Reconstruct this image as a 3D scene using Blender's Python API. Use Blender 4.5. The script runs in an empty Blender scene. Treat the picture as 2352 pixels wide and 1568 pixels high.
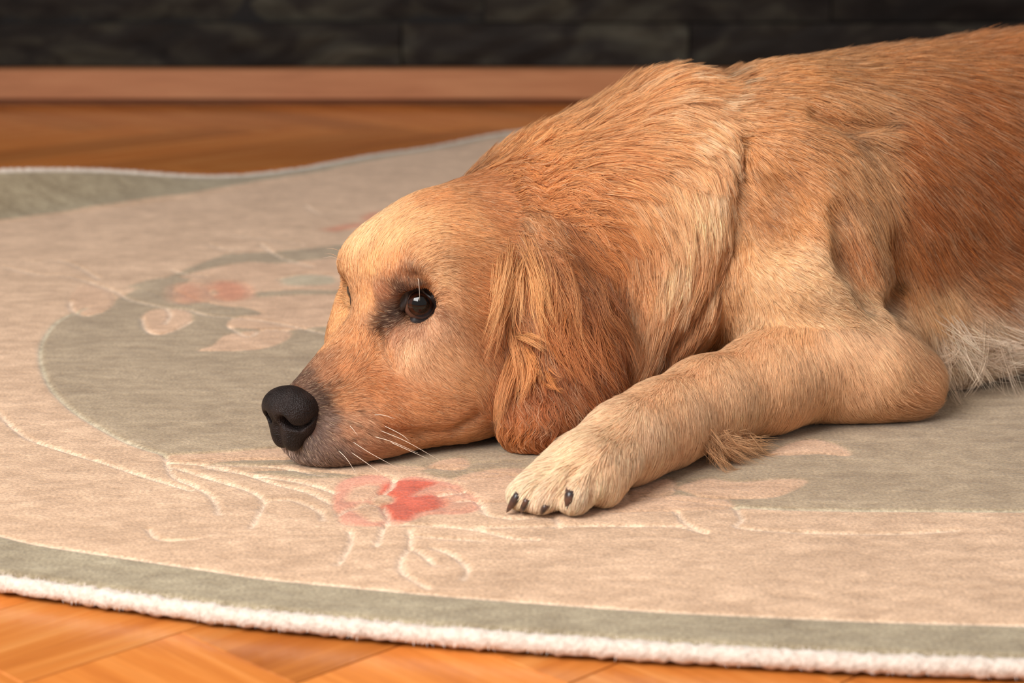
import bpy, math
import numpy as np
from mathutils import Vector, Matrix

rng = np.random.default_rng(7)
SC = bpy.context.scene
COL = SC.collection

# ------------------------------------------------------------------ camera
CAM_Z = 0.425                 # metres above the top of the rug pile (z = 0)
PITCH = math.radians(13.7)
FPX = 4573.0                  # focal length in pixels of the 2352 px wide frame
cam_d = bpy.data.cameras.new('camera')
cam_d.sensor_width = 36.0
cam_d.lens = FPX * 36.0 / 2352.0
cam_d.clip_start = 0.05
cam_d.dof.use_dof = True
cam_d.dof.focus_distance = 1.44
cam_d.dof.aperture_fstop = 7.0
cam = bpy.data.objects.new('camera', cam_d)
COL.objects.link(cam)
cam.location = (0, 0, CAM_Z)
cam.rotation_euler = (math.pi / 2 - PITCH, 0, 0)
SC.camera = cam

# ------------------------------------------------------------------ light
world = bpy.data.worlds.new('world')
SC.world = world
world.use_nodes = True
bg = world.node_tree.nodes['Background']
bg.inputs[0].default_value = (1.0, 0.94, 0.90, 1)
bg.inputs[1].default_value = 0.45

def area(name, loc, target, size, power, color):
    l = bpy.data.lights.new(name, 'AREA')
    l.shape = 'RECTANGLE'
    l.size, l.size_y = size
    l.energy = power
    l.color = color
    o = bpy.data.objects.new(name, l)
    COL.objects.link(o)
    o.location = loc
    d = Vector(target) - Vector(loc)
    o.rotation_euler = d.to_track_quat('-Z', 'Y').to_euler()
    return o

area('window_daylight', (-1.1, -0.05, 1.65), (0.1, 1.45, 0.1), (1.4, 1.4), 90, (1.0, 0.965, 0.93))

vs = SC.view_settings
vs.view_transform = 'Standard'
vs.look = 'None'
vs.exposure = 0.0
vs.gamma = 1.0
vs.use_curve_mapping = False
SC.cycles.use_denoising = True
SC.cycles.max_bounces = 6
SC.cycles.transmission_bounces = 5
SC.cycles.glossy_bounces = 3
SC.cycles.diffuse_bounces = 3

# ------------------------------------------------------------------ helpers
CP, SP = math.cos(PITCH), math.sin(PITCH)
RIGHT = np.array([1.0, 0, 0]); UPC = np.array([0, SP, CP]); FWD = np.array([0, CP, -SP])
CAMP = np.array([0, 0, CAM_Z])

def ray(px, py):
    return FWD * FPX + RIGHT * (px - 1176.0) + UPC * (784.0 - py)

def P(px, py, D):
    d = ray(px, py)
    return CAMP + d * (D / d[1])

def PZ(px, py, z):
    return G(px, py, z)

def R(r, D):
    return r * D / FPX * 1.02

def G(px, py, z=0.0):
    d = ray(px, py)
    return CAMP + d * ((z - CAM_Z) / d[2])

def srgb(r, g, b):
    f = lambda c: ((c / 255 + 0.055) / 1.055) ** 2.4 if c > 10 else c / 255 / 12.92
    return (f(r), f(g), f(b))

def tag(o, label=None, cat=None, group=None, kind=None):
    if label: o['label'] = label
    if cat: o['category'] = cat
    if group: o['group'] = group
    if kind: o['kind'] = kind
    return o

def empty(name, loc):
    o = bpy.data.objects.new(name, None)
    o.empty_display_size = 0.05
    o.location = loc
    COL.objects.link(o)
    return o

def mesh_obj(name, verts, faces, mat, parent=None, smooth=True, origin=None):
    """verts in world coordinates; the object sits at its parent's origin (or at `origin`)"""
    verts = np.asarray(verts, dtype=np.float64)
    off = np.zeros(3)
    if parent is not None:
        q = parent
        while q is not None:
            off = off + np.array(q.location)
            q = q.parent
    elif origin is not None:
        off = np.array(origin, dtype=float)
    me = bpy.data.meshes.new(name)
    v = verts - off
    if isinstance(faces, np.ndarray):
        n = faces.shape[1]
        me.vertices.add(len(v)); me.vertices.foreach_set('co', v.astype(np.float32).ravel())
        me.loops.add(faces.size); me.loops.foreach_set('vertex_index', faces.astype(np.int32).ravel())
        me.polygons.add(len(faces)); me.polygons.foreach_set('loop_start', np.arange(0, faces.size, n, dtype=np.int32))
        me.update(calc_edges=True)
        me.validate()
    else:
        me.from_pydata([tuple(p) for p in v], [], faces)
        me.update()
    if smooth:
        me.polygons.foreach_set('use_smooth', np.ones(len(me.polygons), dtype=bool))
    o = bpy.data.objects.new(name, me)
    COL.objects.link(o)
    if parent is not None:
        o.parent = parent
    elif origin is not None:
        o.location = origin
    if mat: me.materials.append(mat)
    return o

def new_mat(name):
    m = bpy.data.materials.new(name)
    m.use_nodes = True
    nt = m.node_tree
    return m, nt, nt.nodes['Principled BSDF']

def node(nt, typ, **kw):
    n = nt.nodes.new(typ)
    for k, v in kw.items():
        if k in n.inputs: n.inputs[k].default_value = v
        else: setattr(n, k, v)
    return n

def ramp(nt, fac, stops):
    r = nt.nodes.new('ShaderNodeValToRGB')
    while len(r.color_ramp.elements) < len(stops): r.color_ramp.elements.new(0.5)
    for e, (p, c) in zip(r.color_ramp.elements, stops):
        e.position = p; e.color = (*c, 1)
    nt.links.new(fac, r.inputs['Fac'])
    return r.outputs['Color']

def mixc(nt, fac, a, b, mode='MIX'):
    m = nt.nodes.new('ShaderNodeMix'); m.data_type = 'RGBA'; m.blend_type = mode
    for s, val in ((m.inputs[0], fac), (m.inputs[6], a), (m.inputs[7], b)):
        if hasattr(val, 'links'): nt.links.new(val, s)
        elif isinstance(val, (int, float)): s.default_value = val
        else: s.default_value = (*val, 1)
    return m.outputs[2]

def noise(nt, vec, scale, detail=4, rough=0.55, dist=0.0):
    n = nt.nodes.new('ShaderNodeTexNoise')
    n.inputs['Scale'].default_value = scale; n.inputs['Detail'].default_value = detail
    n.inputs['Roughness'].default_value = rough; n.inputs['Distortion'].default_value = dist
    if vec is not None: nt.links.new(vec, n.inputs['Vector'])
    return n.outputs['Fac']

def mapping(nt, vec, scale=(1, 1, 1), rot=(0, 0, 0)):
    m = nt.nodes.new('ShaderNodeMapping')
    m.inputs['Scale'].default_value = scale; m.inputs['Rotation'].default_value = rot
    nt.links.new(vec, m.inputs['Vector'])
    return m.outputs['Vector']

def bump(nt, h, strength, dist, bsdf):
    b = nt.nodes.new('ShaderNodeBump')
    b.inputs['Strength'].default_value = strength; b.inputs['Distance'].default_value = dist
    nt.links.new(h, b.inputs['Height']); nt.links.new(b.outputs['Normal'], bsdf.inputs['Normal'])

# ------------------------------------------------------------------ materials of the room
FLOOR_Z = -0.013
WALL_Y = 3.60

def wood_material(name, c0, c1, c2, rough, along=(1, 0, 0)):
    m, nt, b = new_mat(name)
    tc = nt.nodes.new('ShaderNodeTexCoord')
    oi = nt.nodes.new('ShaderNodeObjectInfo')
    v = nt.nodes.new('ShaderNodeVectorMath'); v.operation = 'MULTIPLY_ADD'
    nt.links.new(oi.outputs['Random'], v.inputs[0]); v.inputs[1].default_value = (13.7, 5.3, 3.1)
    nt.links.new(tc.outputs['Object'], v.inputs[2])
    g = noise(nt, mapping(nt, v.outputs[0], (2.2, 26, 26)), 1.6, 6, 0.6, 0.6)
    g2 = noise(nt, mapping(nt, v.outputs[0], (9, 260, 200)), 1.0, 3, 0.6)
    col = ramp(nt, g, [(0.25, c0), (0.5, c1), (0.75, c2)])
    fine = ramp(nt, g2, [(0.3, (0.8, 0.78, 0.75)), (0.6, (1, 1, 1))])
    col = mixc(nt, 0.45, col, fine, 'MULTIPLY')
    hs = nt.nodes.new('ShaderNodeHueSaturation')
    mr = nt.nodes.new('ShaderNodeMapRange')
    nt.links.new(oi.outputs['Random'], mr.inputs[0]); mr.inputs[3].default_value = 0.78; mr.inputs[4].default_value = 1.15
    nt.links.new(mr.outputs[0], hs.inputs['Value']); nt.links.new(col, hs.inputs['Color'])
    nt.links.new(hs.outputs[0], b.inputs['Base Color'])
    b.inputs['Roughness'].default_value = rough
    b.inputs['Specular IOR Level'].default_value = 0.5
    bump(nt, g2, 0.08, 0.002, b)
    return m

MAT_PARQUET = wood_material('parquet_oak', srgb(178, 98, 40), srgb(206, 124, 56), srgb(222, 148, 80), 0.24)
MAT_SKIRT = wood_material('skirting_oak', srgb(160, 102, 62), srgb(182, 120, 78), srgb(198, 138, 94), 0.5)
MAT_GAP = new_mat('floor_gap')[0]
MAT_GAP.node_tree.nodes['Principled BSDF'].inputs['Base Color'].default_value = (*srgb(70, 38, 16), 1)

def stone_material():
    m, nt, b = new_mat('dark_slate')
    tc = nt.nodes.new('ShaderNodeTexCoord'); oi = nt.nodes.new('ShaderNodeObjectInfo')
    v = nt.nodes.new('ShaderNodeVectorMath'); v.operation = 'MULTIPLY_ADD'
    nt.links.new(oi.outputs['Random'], v.inputs[0]); v.inputs[1].default_value = (7.7, 15.3, 9.1)
    nt.links.new(tc.outputs['Object'], v.inputs[2])
    n1 = noise(nt, mapping(nt, v.outputs[0], (1, 1, 2.0)), 7, 4, 0.55, 0.8)
    col = ramp(nt, n1, [(0.3, srgb(16, 11, 10)), (0.5, srgb(34, 29, 26)), (0.66, srgb(56, 52, 44)), (0.88, srgb(92, 86, 76))])
    rnd = ramp(nt, oi.outputs['Random'], [(0.0, (0.55, 0.5, 0.5)), (0.5, (0.9, 0.9, 0.86)), (1.0, (1.2, 1.25, 1.25))])
    nt.links.new(mixc(nt, 1.0, col, rnd, 'MULTIPLY'), b.inputs['Base Color'])
    b.inputs['Roughness'].default_value = 0.8
    b.inputs['Specular IOR Level'].default_value = 0.2
    bump(nt, n1, 0.4, 0.008, b)
    return m
MAT_STONE = stone_material()
MAT_WALLBACK, _nt, _b = new_mat('wall_mortar')
_b.inputs['Base Color'].default_value = (*srgb(18, 14, 13), 1); _b.inputs['Roughness'].default_value = 0.9

# ------------------------------------------------------------------ floor: herringbone planks
def prism(poly, z0, z1, ch=0.0006):
    """convex polygon extruded from z0 to z1 with a chamfered top edge"""
    n = len(poly); poly = np.asarray(poly); c = poly.mean(0)
    vec = c - poly
    ins = poly + vec / np.linalg.norm(vec, axis=1)[:, None] * ch * 1.6
    v = [(*p, z0) for p in poly] + [(*p, z1 - ch) for p in poly] + [(*p, z1) for p in ins]
    f = [tuple(range(2 * n, 3 * n))]
    for i in range(n):
        j = (i + 1) % n
        f.append((i, j, n + j, n + i)); f.append((n + i, n + j, 2 * n + j, 2 * n + i))
    return v, f

def clip(poly, nx, ny, d):
    out = []
    for i in range(len(poly)):
        a, b = poly[i], poly[(i + 1) % len(poly)]
        da, db = a[0] * nx + a[1] * ny - d, b[0] * nx + b[1] * ny - d
        if da <= 0: out.append(a)
        if da * db < 0:
            t = da / (da - db); out.append((a[0] + (b[0] - a[0]) * t, a[1] + (b[1] - a[1]) * t))
    return out

floor = mesh_obj('floor', [(-2.6, 0.1, FLOOR_Z - 0.004), (3.2, 0.1, FLOOR_Z - 0.004), (3.2, WALL_Y + 0.02, FLOOR_Z - 0.004), (-2.6, WALL_Y + 0.02, FLOOR_Z - 0.004),
                           (-2.6, 0.1, FLOOR_Z - 0.03), (3.2, 0.1, FLOOR_Z - 0.03), (3.2, WALL_Y + 0.02, FLOOR_Z - 0.03), (-2.6, WALL_Y + 0.02, FLOOR_Z - 0.03)],
                 [(0, 1, 2, 3), (7, 6, 5, 4), (0, 4, 5, 1), (1, 5, 6, 2), (2, 6, 7, 3), (3, 7, 4, 0)], MAT_GAP, smooth=False)
tag(floor, 'orange oak herringbone parquet floor around the rug', kind='structure')

def plank_floor():
    w, n = 0.105, 6
    gap = 0.0003
    ca = math.cos(math.radians(-45)); sa = math.sin(math.radians(-45))
    cx, cy = 0.03, 1.01
    def emit(x0, y0, lx, ly, rot):
        pts = [(x0 + gap, y0 + gap), (x0 + lx - gap, y0 + gap), (x0 + lx - gap, y0 + ly - gap), (x0 + gap, y0 + ly - gap)]
        pw = [(cx + x * ca - y * sa, cy + x * sa + y * ca) for x, y in pts]
        mx = sum(p[0] for p in pw) / 4; my = sum(p[1] for p in pw) / 4
        # only what the room in view needs: in front of, left and behind the rug
        if not (-1.7 < mx < 2.1 and 0.45 < my < WALL_Y + 0.35): return
        if -0.25 < mx < 1.6 and 1.6 < my < 2.6: return        # hidden beneath the rug
        pw = clip(pw, 0, 1, WALL_Y + 0.013)
        if len(pw) < 3: return
        v, f = prism(pw, FLOOR_Z - 0.012, FLOOR_Z)
        c = np.array([mx, my, FLOOR_Z])
        me = bpy.data.meshes.new('plank')
        a = math.radians(-45) + (math.pi / 2 if rot else 0)
        M = Matrix.Rotation(-a, 3, 'Z')
        me.from_pydata([tuple(M @ Vector(np.array(p) - c)) for p in v], [], f); me.update()
        me.materials.append(MAT_PARQUET)
        o = bpy.data.objects.new('plank', me); COL.objects.link(o)
        o.location = c; o.rotation_euler = (0, 0, a); o.parent = floor
    for y in range(-40, 60):
        for k in range(-6, 7):
            emit((y + 2 * n * k) * w, y * w, n * w, w, False)
    for x in range(-60, 60):
        for k in range(-6, 7):
            emit(x * w, (x + 1 + 2 * n * k) * w, w, n * w, True)
plank_floor()

# ------------------------------------------------------------------ back wall: courses of dark stone over a wooden skirting
def box(x0, x1, y0, y1, z0, z1):
    v = [(x, y, z) for z in (z0, z1) for y in (y0, y1) for x in (x0, x1)]
    f = [(0, 2, 3, 1), (4, 5, 7, 6), (0, 1, 5, 4), (1, 3, 7, 5), (3, 2, 6, 7), (2, 0, 4, 6)]
    return v, f

v, f = box(-2.6, 3.2, WALL_Y + 0.035, WALL_Y + 0.12, FLOOR_Z - 0.02, 2.45)
wall = mesh_obj('wall_back', v, f, MAT_WALLBACK, smooth=False)
tag(wall, 'dark slate stone wall behind the wooden skirting', kind='structure')

def stone(x0, x1, z0, z1, proud):
    """a slab with a slightly split, uneven face"""
    nx, nz = max(4, int((x1 - x0) / 0.05)), 4
    xs = np.linspace(x0, x1, nx); zs = np.linspace(z0, z1, nz)
    v, f = [], []
    for j, z in enumerate(zs):
        for i, x in enumerate(xs):
            edge = i in (0, nx - 1) or j in (0, nz - 1)
            y = WALL_Y + 0.018 - proud + rng.uniform(-0.004, 0.004) + (0.003 if edge else 0)
            v.append((x, y, z))
    for j in range(nz - 1):
        for i in range(nx - 1):
            a = j * nx + i; f.append((a, a + 1, a + nx + 1, a + nx))
    n0 = len(v)
    ring = [i for i in range(nx)] + [j * nx + nx - 1 for j in range(1, nz)] + [(nz - 1) * nx + i for i in range(nx - 2, -1, -1)] + [j * nx for j in range(nz - 2, 0, -1)]
    for r_ in ring: v.append((v[r_][0], WALL_Y + 0.04, v[r_][2]))
    for q in range(len(ring)):
        a, b = ring[q], ring[(q + 1) % len(ring)]
        f.append((b, a, n0 + q, n0 + (q + 1) % len(ring)))
    mesh_obj('stone_block', v, f, MAT_STONE, wall, smooth=False)

SK_H = FLOOR_Z + 0.066
z = SK_H + 0.003
course = 0
while z < 2.35:
    h_ = 0.079 if course == 0 else rng.uniform(0.075, 0.12) if course < 5 else rng.uniform(0.16, 0.24)
    if course == 0: cuts = [-2.5, -1.7, -0.98, -0.2, 0.32, 0.95, 1.7, 2.4, 3.1]
    elif course == 1: cuts = [-2.5, -1.55, -0.05, 0.574, 1.3, 2.2, 3.1]
    else:
        cuts = [-2.5]
        while cuts[-1] < 2.9: cuts.append(cuts[-1] + rng.uniform(0.45, 0.95))
    for a, b in zip(cuts[:-1], cuts[1:]):
        pr = rng.uniform(0.0, 0.008)
        if course == 1 and b <= 0: pr = -0.014
        stone(a + 0.0015, b - 0.0015, z, z + h_ - 0.003, pr)
    z += h_; course += 1

# skirting: a plain oak board with a rounded top edge and a thin shadow gap at the floor
prof = [(WALL_Y + 0.014, FLOOR_Z), (WALL_Y + 0.014, FLOOR_Z + 0.014), (WALL_Y - 0.018, FLOOR_Z + 0.014), (WALL_Y - 0.018, SK_H - 0.004), (WALL_Y - 0.016, SK_H - 0.001),
        (WALL_Y - 0.013, SK_H), (WALL_Y + 0.03, SK_H), (WALL_Y + 0.03, FLOOR_Z)]
v = [(x, y, zz) for x in (-2.55, 3.15) for y, zz in prof]
npf = len(prof)
f = [tuple(range(npf - 1, -1, -1)), tuple(range(npf, 2 * npf))] + [(i, (i + 1) % npf, npf + (i + 1) % npf, npf + i) for i in range(npf)]
sk = mesh_obj('baseboard_back', v, f, MAT_SKIRT, smooth=False)
tag(sk, 'brown oak skirting board along the dark stone wall', kind='structure')

# ------------------------------------------------------------------ rug
def smooth_interp(xs, ys, q, sig):
    g = np.linspace(min(xs) - 0.3, max(xs) + 0.3, 2400)
    y = np.interp(g, xs, ys)
    k = np.exp(-0.5 * (np.arange(-200, 201) * (g[1] - g[0]) / sig) ** 2); k /= k.sum()
    yp = np.convolve(np.pad(y, 200, mode='edge'), k, mode='valid')
    return np.interp(q, g, yp)

NEAR = [(-0.90, 2.10), (-0.885, 1.92), (-0.83, 1.70), (-0.73, 1.50), (-0.58, 1.325), (-0.45, 1.22), (-0.313, 1.147), (-0.16, 1.091), (-0.043, 1.062), (0.08, 1.039), (0.20, 1.022), (0.29, 1.014), (0.6, 1.0), (1.2, 1.0), (1.75, 1.04), (1.95, 1.2), (2.02, 1.6)]
FAR = [(-0.90, 2.12), (-0.87, 2.22), (-0.78, 2.34), (-0.627, 2.44), (-0.53, 2.53), (-0.43, 2.60), (-0.36, 2.665), (-0.28, 2.76), (-0.18, 2.92), (-0.05, 3.09), (0.045, 3.17), (0.2, 3.25), (0.6, 3.34), (1.2, 3.36), (1.75, 3.3), (1.95, 3.1), (2.02, 2.6)]
LIFT = [(-0.90, 0.05), (-0.627, 0.052), (-0.53, 0.034), (-0.43, 0.017), (-0.36, 0.008), (-0.27, 0.0), (2.0, 0.0)]
def yN(x): return smooth_interp(*zip(*NEAR), x, 0.012)
def yF(x): return smooth_interp(*zip(*FAR), x, 0.012)
def lift(x, y):
    a = smooth_interp(*zip(*LIFT), x, 0.03)
    e = np.clip(1 - (yF(x) - y) / 0.12, 0, 1)
    und = 0.0025 * np.sin(x * 23.0 + 1.0) * np.clip((y - 2.2) / 0.6, 0, 1)
    return a * e * e * (1.6 - 0.6 * e) + und * e

xs = [-0.90]
while xs[-1] < 2.02:
    x = xs[-1]
    xs.append(x + (0.0021 if -0.72 < x < 0.62 else 0.012))
xs = np.array(xs)
ys_, y = [0.0], 1.0
while y < 3.4:
    d = 0.0018 * (y / 1.05) ** 1.6; y += d; ys_.append(ys_[-1] + d)
tt = np.array(ys_) / ys_[-1]
XX = np.repeat(xs[:, None], len(tt), 1)
a_, b_ = yN(xs)[:, None], yF(xs)[:, None]
# rows keep world depth where possible: remap rows between near and far edge
rows = 1.0 + tt * 2.4
rows = (rows - rows[0]) / (rows[-1] - rows[0])
YY = a_ + (b_ - a_) * rows[None, :]
ZZ = lift(XX, YY)
RX, RY = XX.ravel(), YY.ravel()

def gp(pts): return np.array([G(*p)[:2] for p in pts])
def inside(poly, soft=0.0016):
    """soft membership 0..1 of every rug vertex in a closed polygon (ground metres)"""
    x0, y0 = poly.min(0) - 0.02; x1, y1 = poly.max(0) + 0.02
    m = np.nonzero((RX > x0) & (RX < x1) & (RY > y0) & (RY < y1))[0]
    out = np.zeros(len(RX))
    if len(m) == 0: return out
    px, py = RX[m], RY[m]
    c = np.zeros(len(m), bool); dist = np.full(len(m), 1e9)
    for i in range(len(poly)):
        ax, ay = poly[i]; bx, by = poly[(i + 1) % len(poly)]
        if ay != by:
            c ^= ((ay > py) != (by > py)) & (px < (bx - ax) * (py - ay) / (by - ay) + ax)
        dx, dy = bx - ax, by - ay
        t = np.clip(((px - ax) * dx + (py - ay) * dy) / (dx * dx + dy * dy + 1e-12), 0, 1)
        dist = np.minimum(dist, np.hypot(px - ax - t * dx, py - ay - t * dy))
    sd = np.where(c, dist, -dist)
    out[m] = np.clip(sd / (2 * soft) + 0.5, 0, 1)
    return out
def line_dist(pl):
    out = np.full(len(RX), 1.0)
    x0, y0 = pl.min(0) - 0.03; x1, y1 = pl.max(0) + 0.03
    m = np.nonzero((RX > x0) & (RX < x1) & (RY > y0) & (RY < y1))[0]
    d = np.full(len(m), 1.0); px, py = RX[m], RY[m]
    for (ax, ay), (bx, by) in zip(pl[:-1], pl[1:]):
        dx, dy = bx - ax, by - ay
        t = np.clip(((px - ax) * dx + (py - ay) * dy) / (dx * dx + dy * dy + 1e-12), 0, 1)
        d = np.minimum(d, np.hypot(px - ax - t * dx, py - ay - t * dy))
    out[m] = d
    return out
def curve(pts, n=8):
    """Catmull-Rom through the points"""
    p = np.asarray(pts, float); p = np.vstack([2 * p[0] - p[1], p, 2 * p[-1] - p[-2]])
    out = []
    for i in range(1, len(p) - 2):
        for t in np.linspace(0, 1, n, endpoint=False):
            a, b, c, d = p[i - 1], p[i], p[i + 1], p[i + 2]
            out.append(0.5 * (2 * b + (c - a) * t + (2 * a - 5 * b + 4 * c - d) * t * t + (3 * b - a - 3 * c + d) * t ** 3))
    out.append(p[-2])
    return np.array(out)
def closed(pts):
    p = list(pts)
    c = curve(p[-2:] + p + p[:2], 6)
    return c[12:-12]

BEIGE = np.array(srgb(208, 173, 141)); GREEN = np.array(srgb(167, 146, 118)); CREAM = np.array(srgb(232, 206, 180))
LEAF = np.array(srgb(208, 170, 138)); PINK = np.array(srgb(216, 152, 126)); RED = np.array(srgb(210, 98, 72)); SALMON = np.array(srgb(210, 142, 108))
PALEGREEN = np.array(srgb(196, 190, 164))
rug_col = np.tile(BEIGE, (len(RX), 1))
zone = np.zeros(len(RX), int)          # 0 field, 1 medallion, 2 border band, 3 near flower, 4 far flower
rug_h = np.zeros(len(RX))
def paint(poly, c, z=None, soft=0.0016, groove=True):
    w = inside(poly, soft)
    rug_col[:] = rug_col * (1 - w[:, None]) + np.asarray(c) * w[:, None]
    if z is not None: zone[w > 0.5] = z
    if groove:
        d = line_dist(np.vstack([poly, poly[:1]]))
        rug_h[:] -= 0.0009 * np.exp(-(d / 0.0016) ** 2)

# medallion: one big grey-green field, most of it under the dog
ring_lo = [(2600, 1174), (2352, 1173), (1881, 1170), (1685, 1163), (1500, 1140), (1300, 1105), (1100, 1080), (900, 1066), (760, 1040), (640, 1027), (510, 1036), (381, 1044)]
ring_le = [(381, 1044), (300, 1018), (230, 982), (170, 944), (122, 898), (98, 850), (92, 805), (108, 765), (140, 732), (200, 706)]
ring_up = [(258, 690), (330, 655), (400, 628), (470, 600), (520, 582), (620, 578), (800, 560), (1000, 548), (1300, 545), (1800, 560), (2300, 600), (2700, 650)]
med = np.vstack([gp(ring_lo), gp(ring_le)[1:], gp(ring_up), [[1.5, 1.75]], [[1.35, 1.35]]])
paint(med, GREEN, 1, 0.002)
# beige leaves and blossoms over the medallion's far-left corner
paint(gp(closed([(163, 705), (165, 672), (200, 652), (250, 668), (262, 695), (235, 715), (195, 724)])), LEAF, 0)
paint(gp(closed([(400, 640), (470, 618), (560, 602), (640, 604), (720, 596), (800, 590), (900, 600), (975, 640), (985, 700), (900, 752), (820, 762), (760, 748), (663, 757), (590, 755), (524, 748), (540, 728), (600, 720), (560, 705), (500, 700), (440, 682), (395, 664)])), LEAF, 0)
paint(gp([(290, 657), (345, 640), (400, 634), (440, 640), (400, 664), (450, 690), (540, 705), (540, 716), (470, 712), (400, 690), (340, 668)]), GREEN, 1)
paint(gp(closed([(326, 728), (345, 712), (384, 708), (430, 712), (440, 735), (405, 755), (366, 767), (335, 755)])), LEAF, 0)
paint(gp(closed([(456, 805), (490, 790), (520, 768), (600, 757), (663, 760), (660, 778), (610, 798), (540, 805)])), LEAF, 0)
paint(gp([(580, 670), (680, 664), (850, 668), (850, 676), (690, 676), (590, 682)]), GREEN, 1, 0.003)
paint(gp(closed([(640, 640), (690, 630), (760, 634), (765, 650), (700, 655), (650, 652)])), np.array(srgb(186, 170, 142)), 0, 0.004)
# far blossom, and the one half hidden by the head
paint(gp(closed([(396, 672), (405, 655), (440, 650), (470, 660), (480, 672), (470, 688), (430, 695), (400, 690)])), SALMON * 0.65 + LEAF * 0.35, 4, 0.012)
paint(gp(closed([(480, 660), (500, 646), (545, 648), (572, 662), (570, 680), (540, 690), (505, 688), (488, 678)])), SALMON, 4, 0.009)
paint(gp(closed([(478, 668), (490, 664), (500, 671), (488, 677)])), LEAF, 4, 0.003)
paint(gp([(735, 527), (790, 515), (835, 509), (835, 519), (770, 532)]), SALMON, None, 0.006)
paint(gp([(828, 498), (850, 488), (875, 484), (875, 500), (840, 508)]), SALMON, None, 0.006)
# leaves and slivers at the medallion's near side
paint(gp(closed([(381, 1044), (500, 1038), (640, 1027), (720, 1040), (660, 1052), (520, 1054), (400, 1058)])), LEAF, 0)
paint(gp([(470, 1063), (560, 1054), (700, 1054), (700, 1064), (560, 1068)]), GREEN, 1)
paint(gp([(560, 1081), (680, 1078), (850, 1092), (700, 1097)]), GREEN, 1)
paint(gp([(960, 1078), (1090, 1062), (1200, 1060), (1200, 1090), (1060, 1100), (1000, 1092)]), GREEN, 1)
paint(gp(closed([(985, 1070), (1010, 1056), (1060, 1050), (1078, 1062), (1068, 1074), (1020, 1077)])), LEAF, 0)
paint(gp(closed([(1040, 1098), (1100, 1080), (1160, 1074), (1280, 1080), (1290, 1140), (1180, 1150), (1100, 1150), (1040, 1120)])), LEAF * 0.97, 0)
paint(gp(closed([(1761, 1045), (1800, 1022), (1859, 1007), (1917, 1018), (1950, 1036), (1945, 1046), (1881, 1041), (1814, 1044)])), LEAF, 0)
paint(gp(closed([(1553, 1120), (1586, 1106), (1630, 1097), (1693, 1105), (1780, 1099), (1837, 1099), (1852, 1107), (1814, 1128), (1770, 1141), (1680, 1144), (1600, 1136)])), LEAF, 0)
paint(gp(closed([(1440, 1122), (1492, 1104), (1537, 1098), (1553, 1110), (1546, 1130), (1501, 1141), (1450, 1150)])), LEAF, 0)
paint(gp([(1380, 1150), (1450, 1140), (1560, 1134), (1673, 1146), (1690, 1166), (1560, 1172), (1400, 1175)]), LEAF, 0)
# near blossom
paint(gp(closed([(766, 1138), (778, 1108), (822, 1090), (875, 1090), (905, 1100), (950, 1092), (1010, 1102), (1052, 1112), (1065, 1126), (1097, 1142), (1100, 1166), (1060, 1178), (985, 1180), (940, 1195), (890, 1204), (830, 1206), (786, 1200), (778, 1180), (765, 1162)])), PINK, 3)
paint(gp(closed([(792, 1150), (810, 1120), (850, 1112), (880, 1118), (870, 1134), (845, 1146), (815, 1150)])), LEAF * 0.9 + PINK * 0.1, 3, 0.003)
paint(gp(closed([(812, 1172), (830, 1152), (868, 1158), (890, 1176), (885, 1192), (850, 1196)])), LEAF, 3, 0.003)
paint(gp(closed([(850, 1146), (872, 1132), (900, 1136), (905, 1148), (888, 1156), (862, 1158)])), LEAF, 3, 0.0012)
paint(gp(closed([(870, 1130), (888, 1108), (940, 1100), (1002, 1106), (968, 1122), (948, 1138), (1000, 1134), (1044, 1146), (1010, 1164), (960, 1176), (936, 1192), (895, 1188), (876, 1160), (902, 1152), (906, 1140), (890, 1134)])), RED, 3, 0.0028)
paint(gp(closed([(1000, 1128), (1040, 1118), (1092, 1142), (1090, 1164), (1030, 1172), (1020, 1150)])), PINK * 0.55 + LEAF * 0.45, 3, 0.006)

# border band inside the white edge
E_near = np.interp(RX, xs, yN(xs)); E_far = np.interp(RX, xs, yF(xs))
bw = np.interp(RX, [-0.9, -0.313, -0.16, 0.08, 0.285, 2.0], [0.075, 0.052, 0.047, 0.044, 0.047, 0.05])
fw = np.interp(RX, [-0.9, -0.627, -0.5, -0.43, -0.34, -0.2, 0.1, 2.0], [0.09, 0.075, 0.075, 0.06, 0.03, 0.025, 0.03, 0.05])
slope = np.gradient(yN(xs), xs); sl = np.interp(RX, xs, slope)
slf = np.interp(RX, xs, np.gradient(yF(xs), xs))
dn = (RY - E_near) / np.sqrt(1 + sl ** 2)
df = (E_far - RY) / np.sqrt(1 + slf ** 2)
band = np.maximum(np.clip((bw - dn) / 0.003 + 0.5, 0, 1), np.clip((fw - df) / 0.004 + 0.5, 0, 1))
BAND = np.array(srgb(158, 144, 118))
rug_col = rug_col * (1 - band[:, None]) + BAND * band[:, None]
zone[band > 0.5] = 2
seam = np.exp(-((dn - bw - 0.001) / 0.0016) ** 2)
rug_col = rug_col + (CREAM - rug_col) * (0.75 * seam)[:, None]
rug_h -= 0.001 * seam

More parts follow.
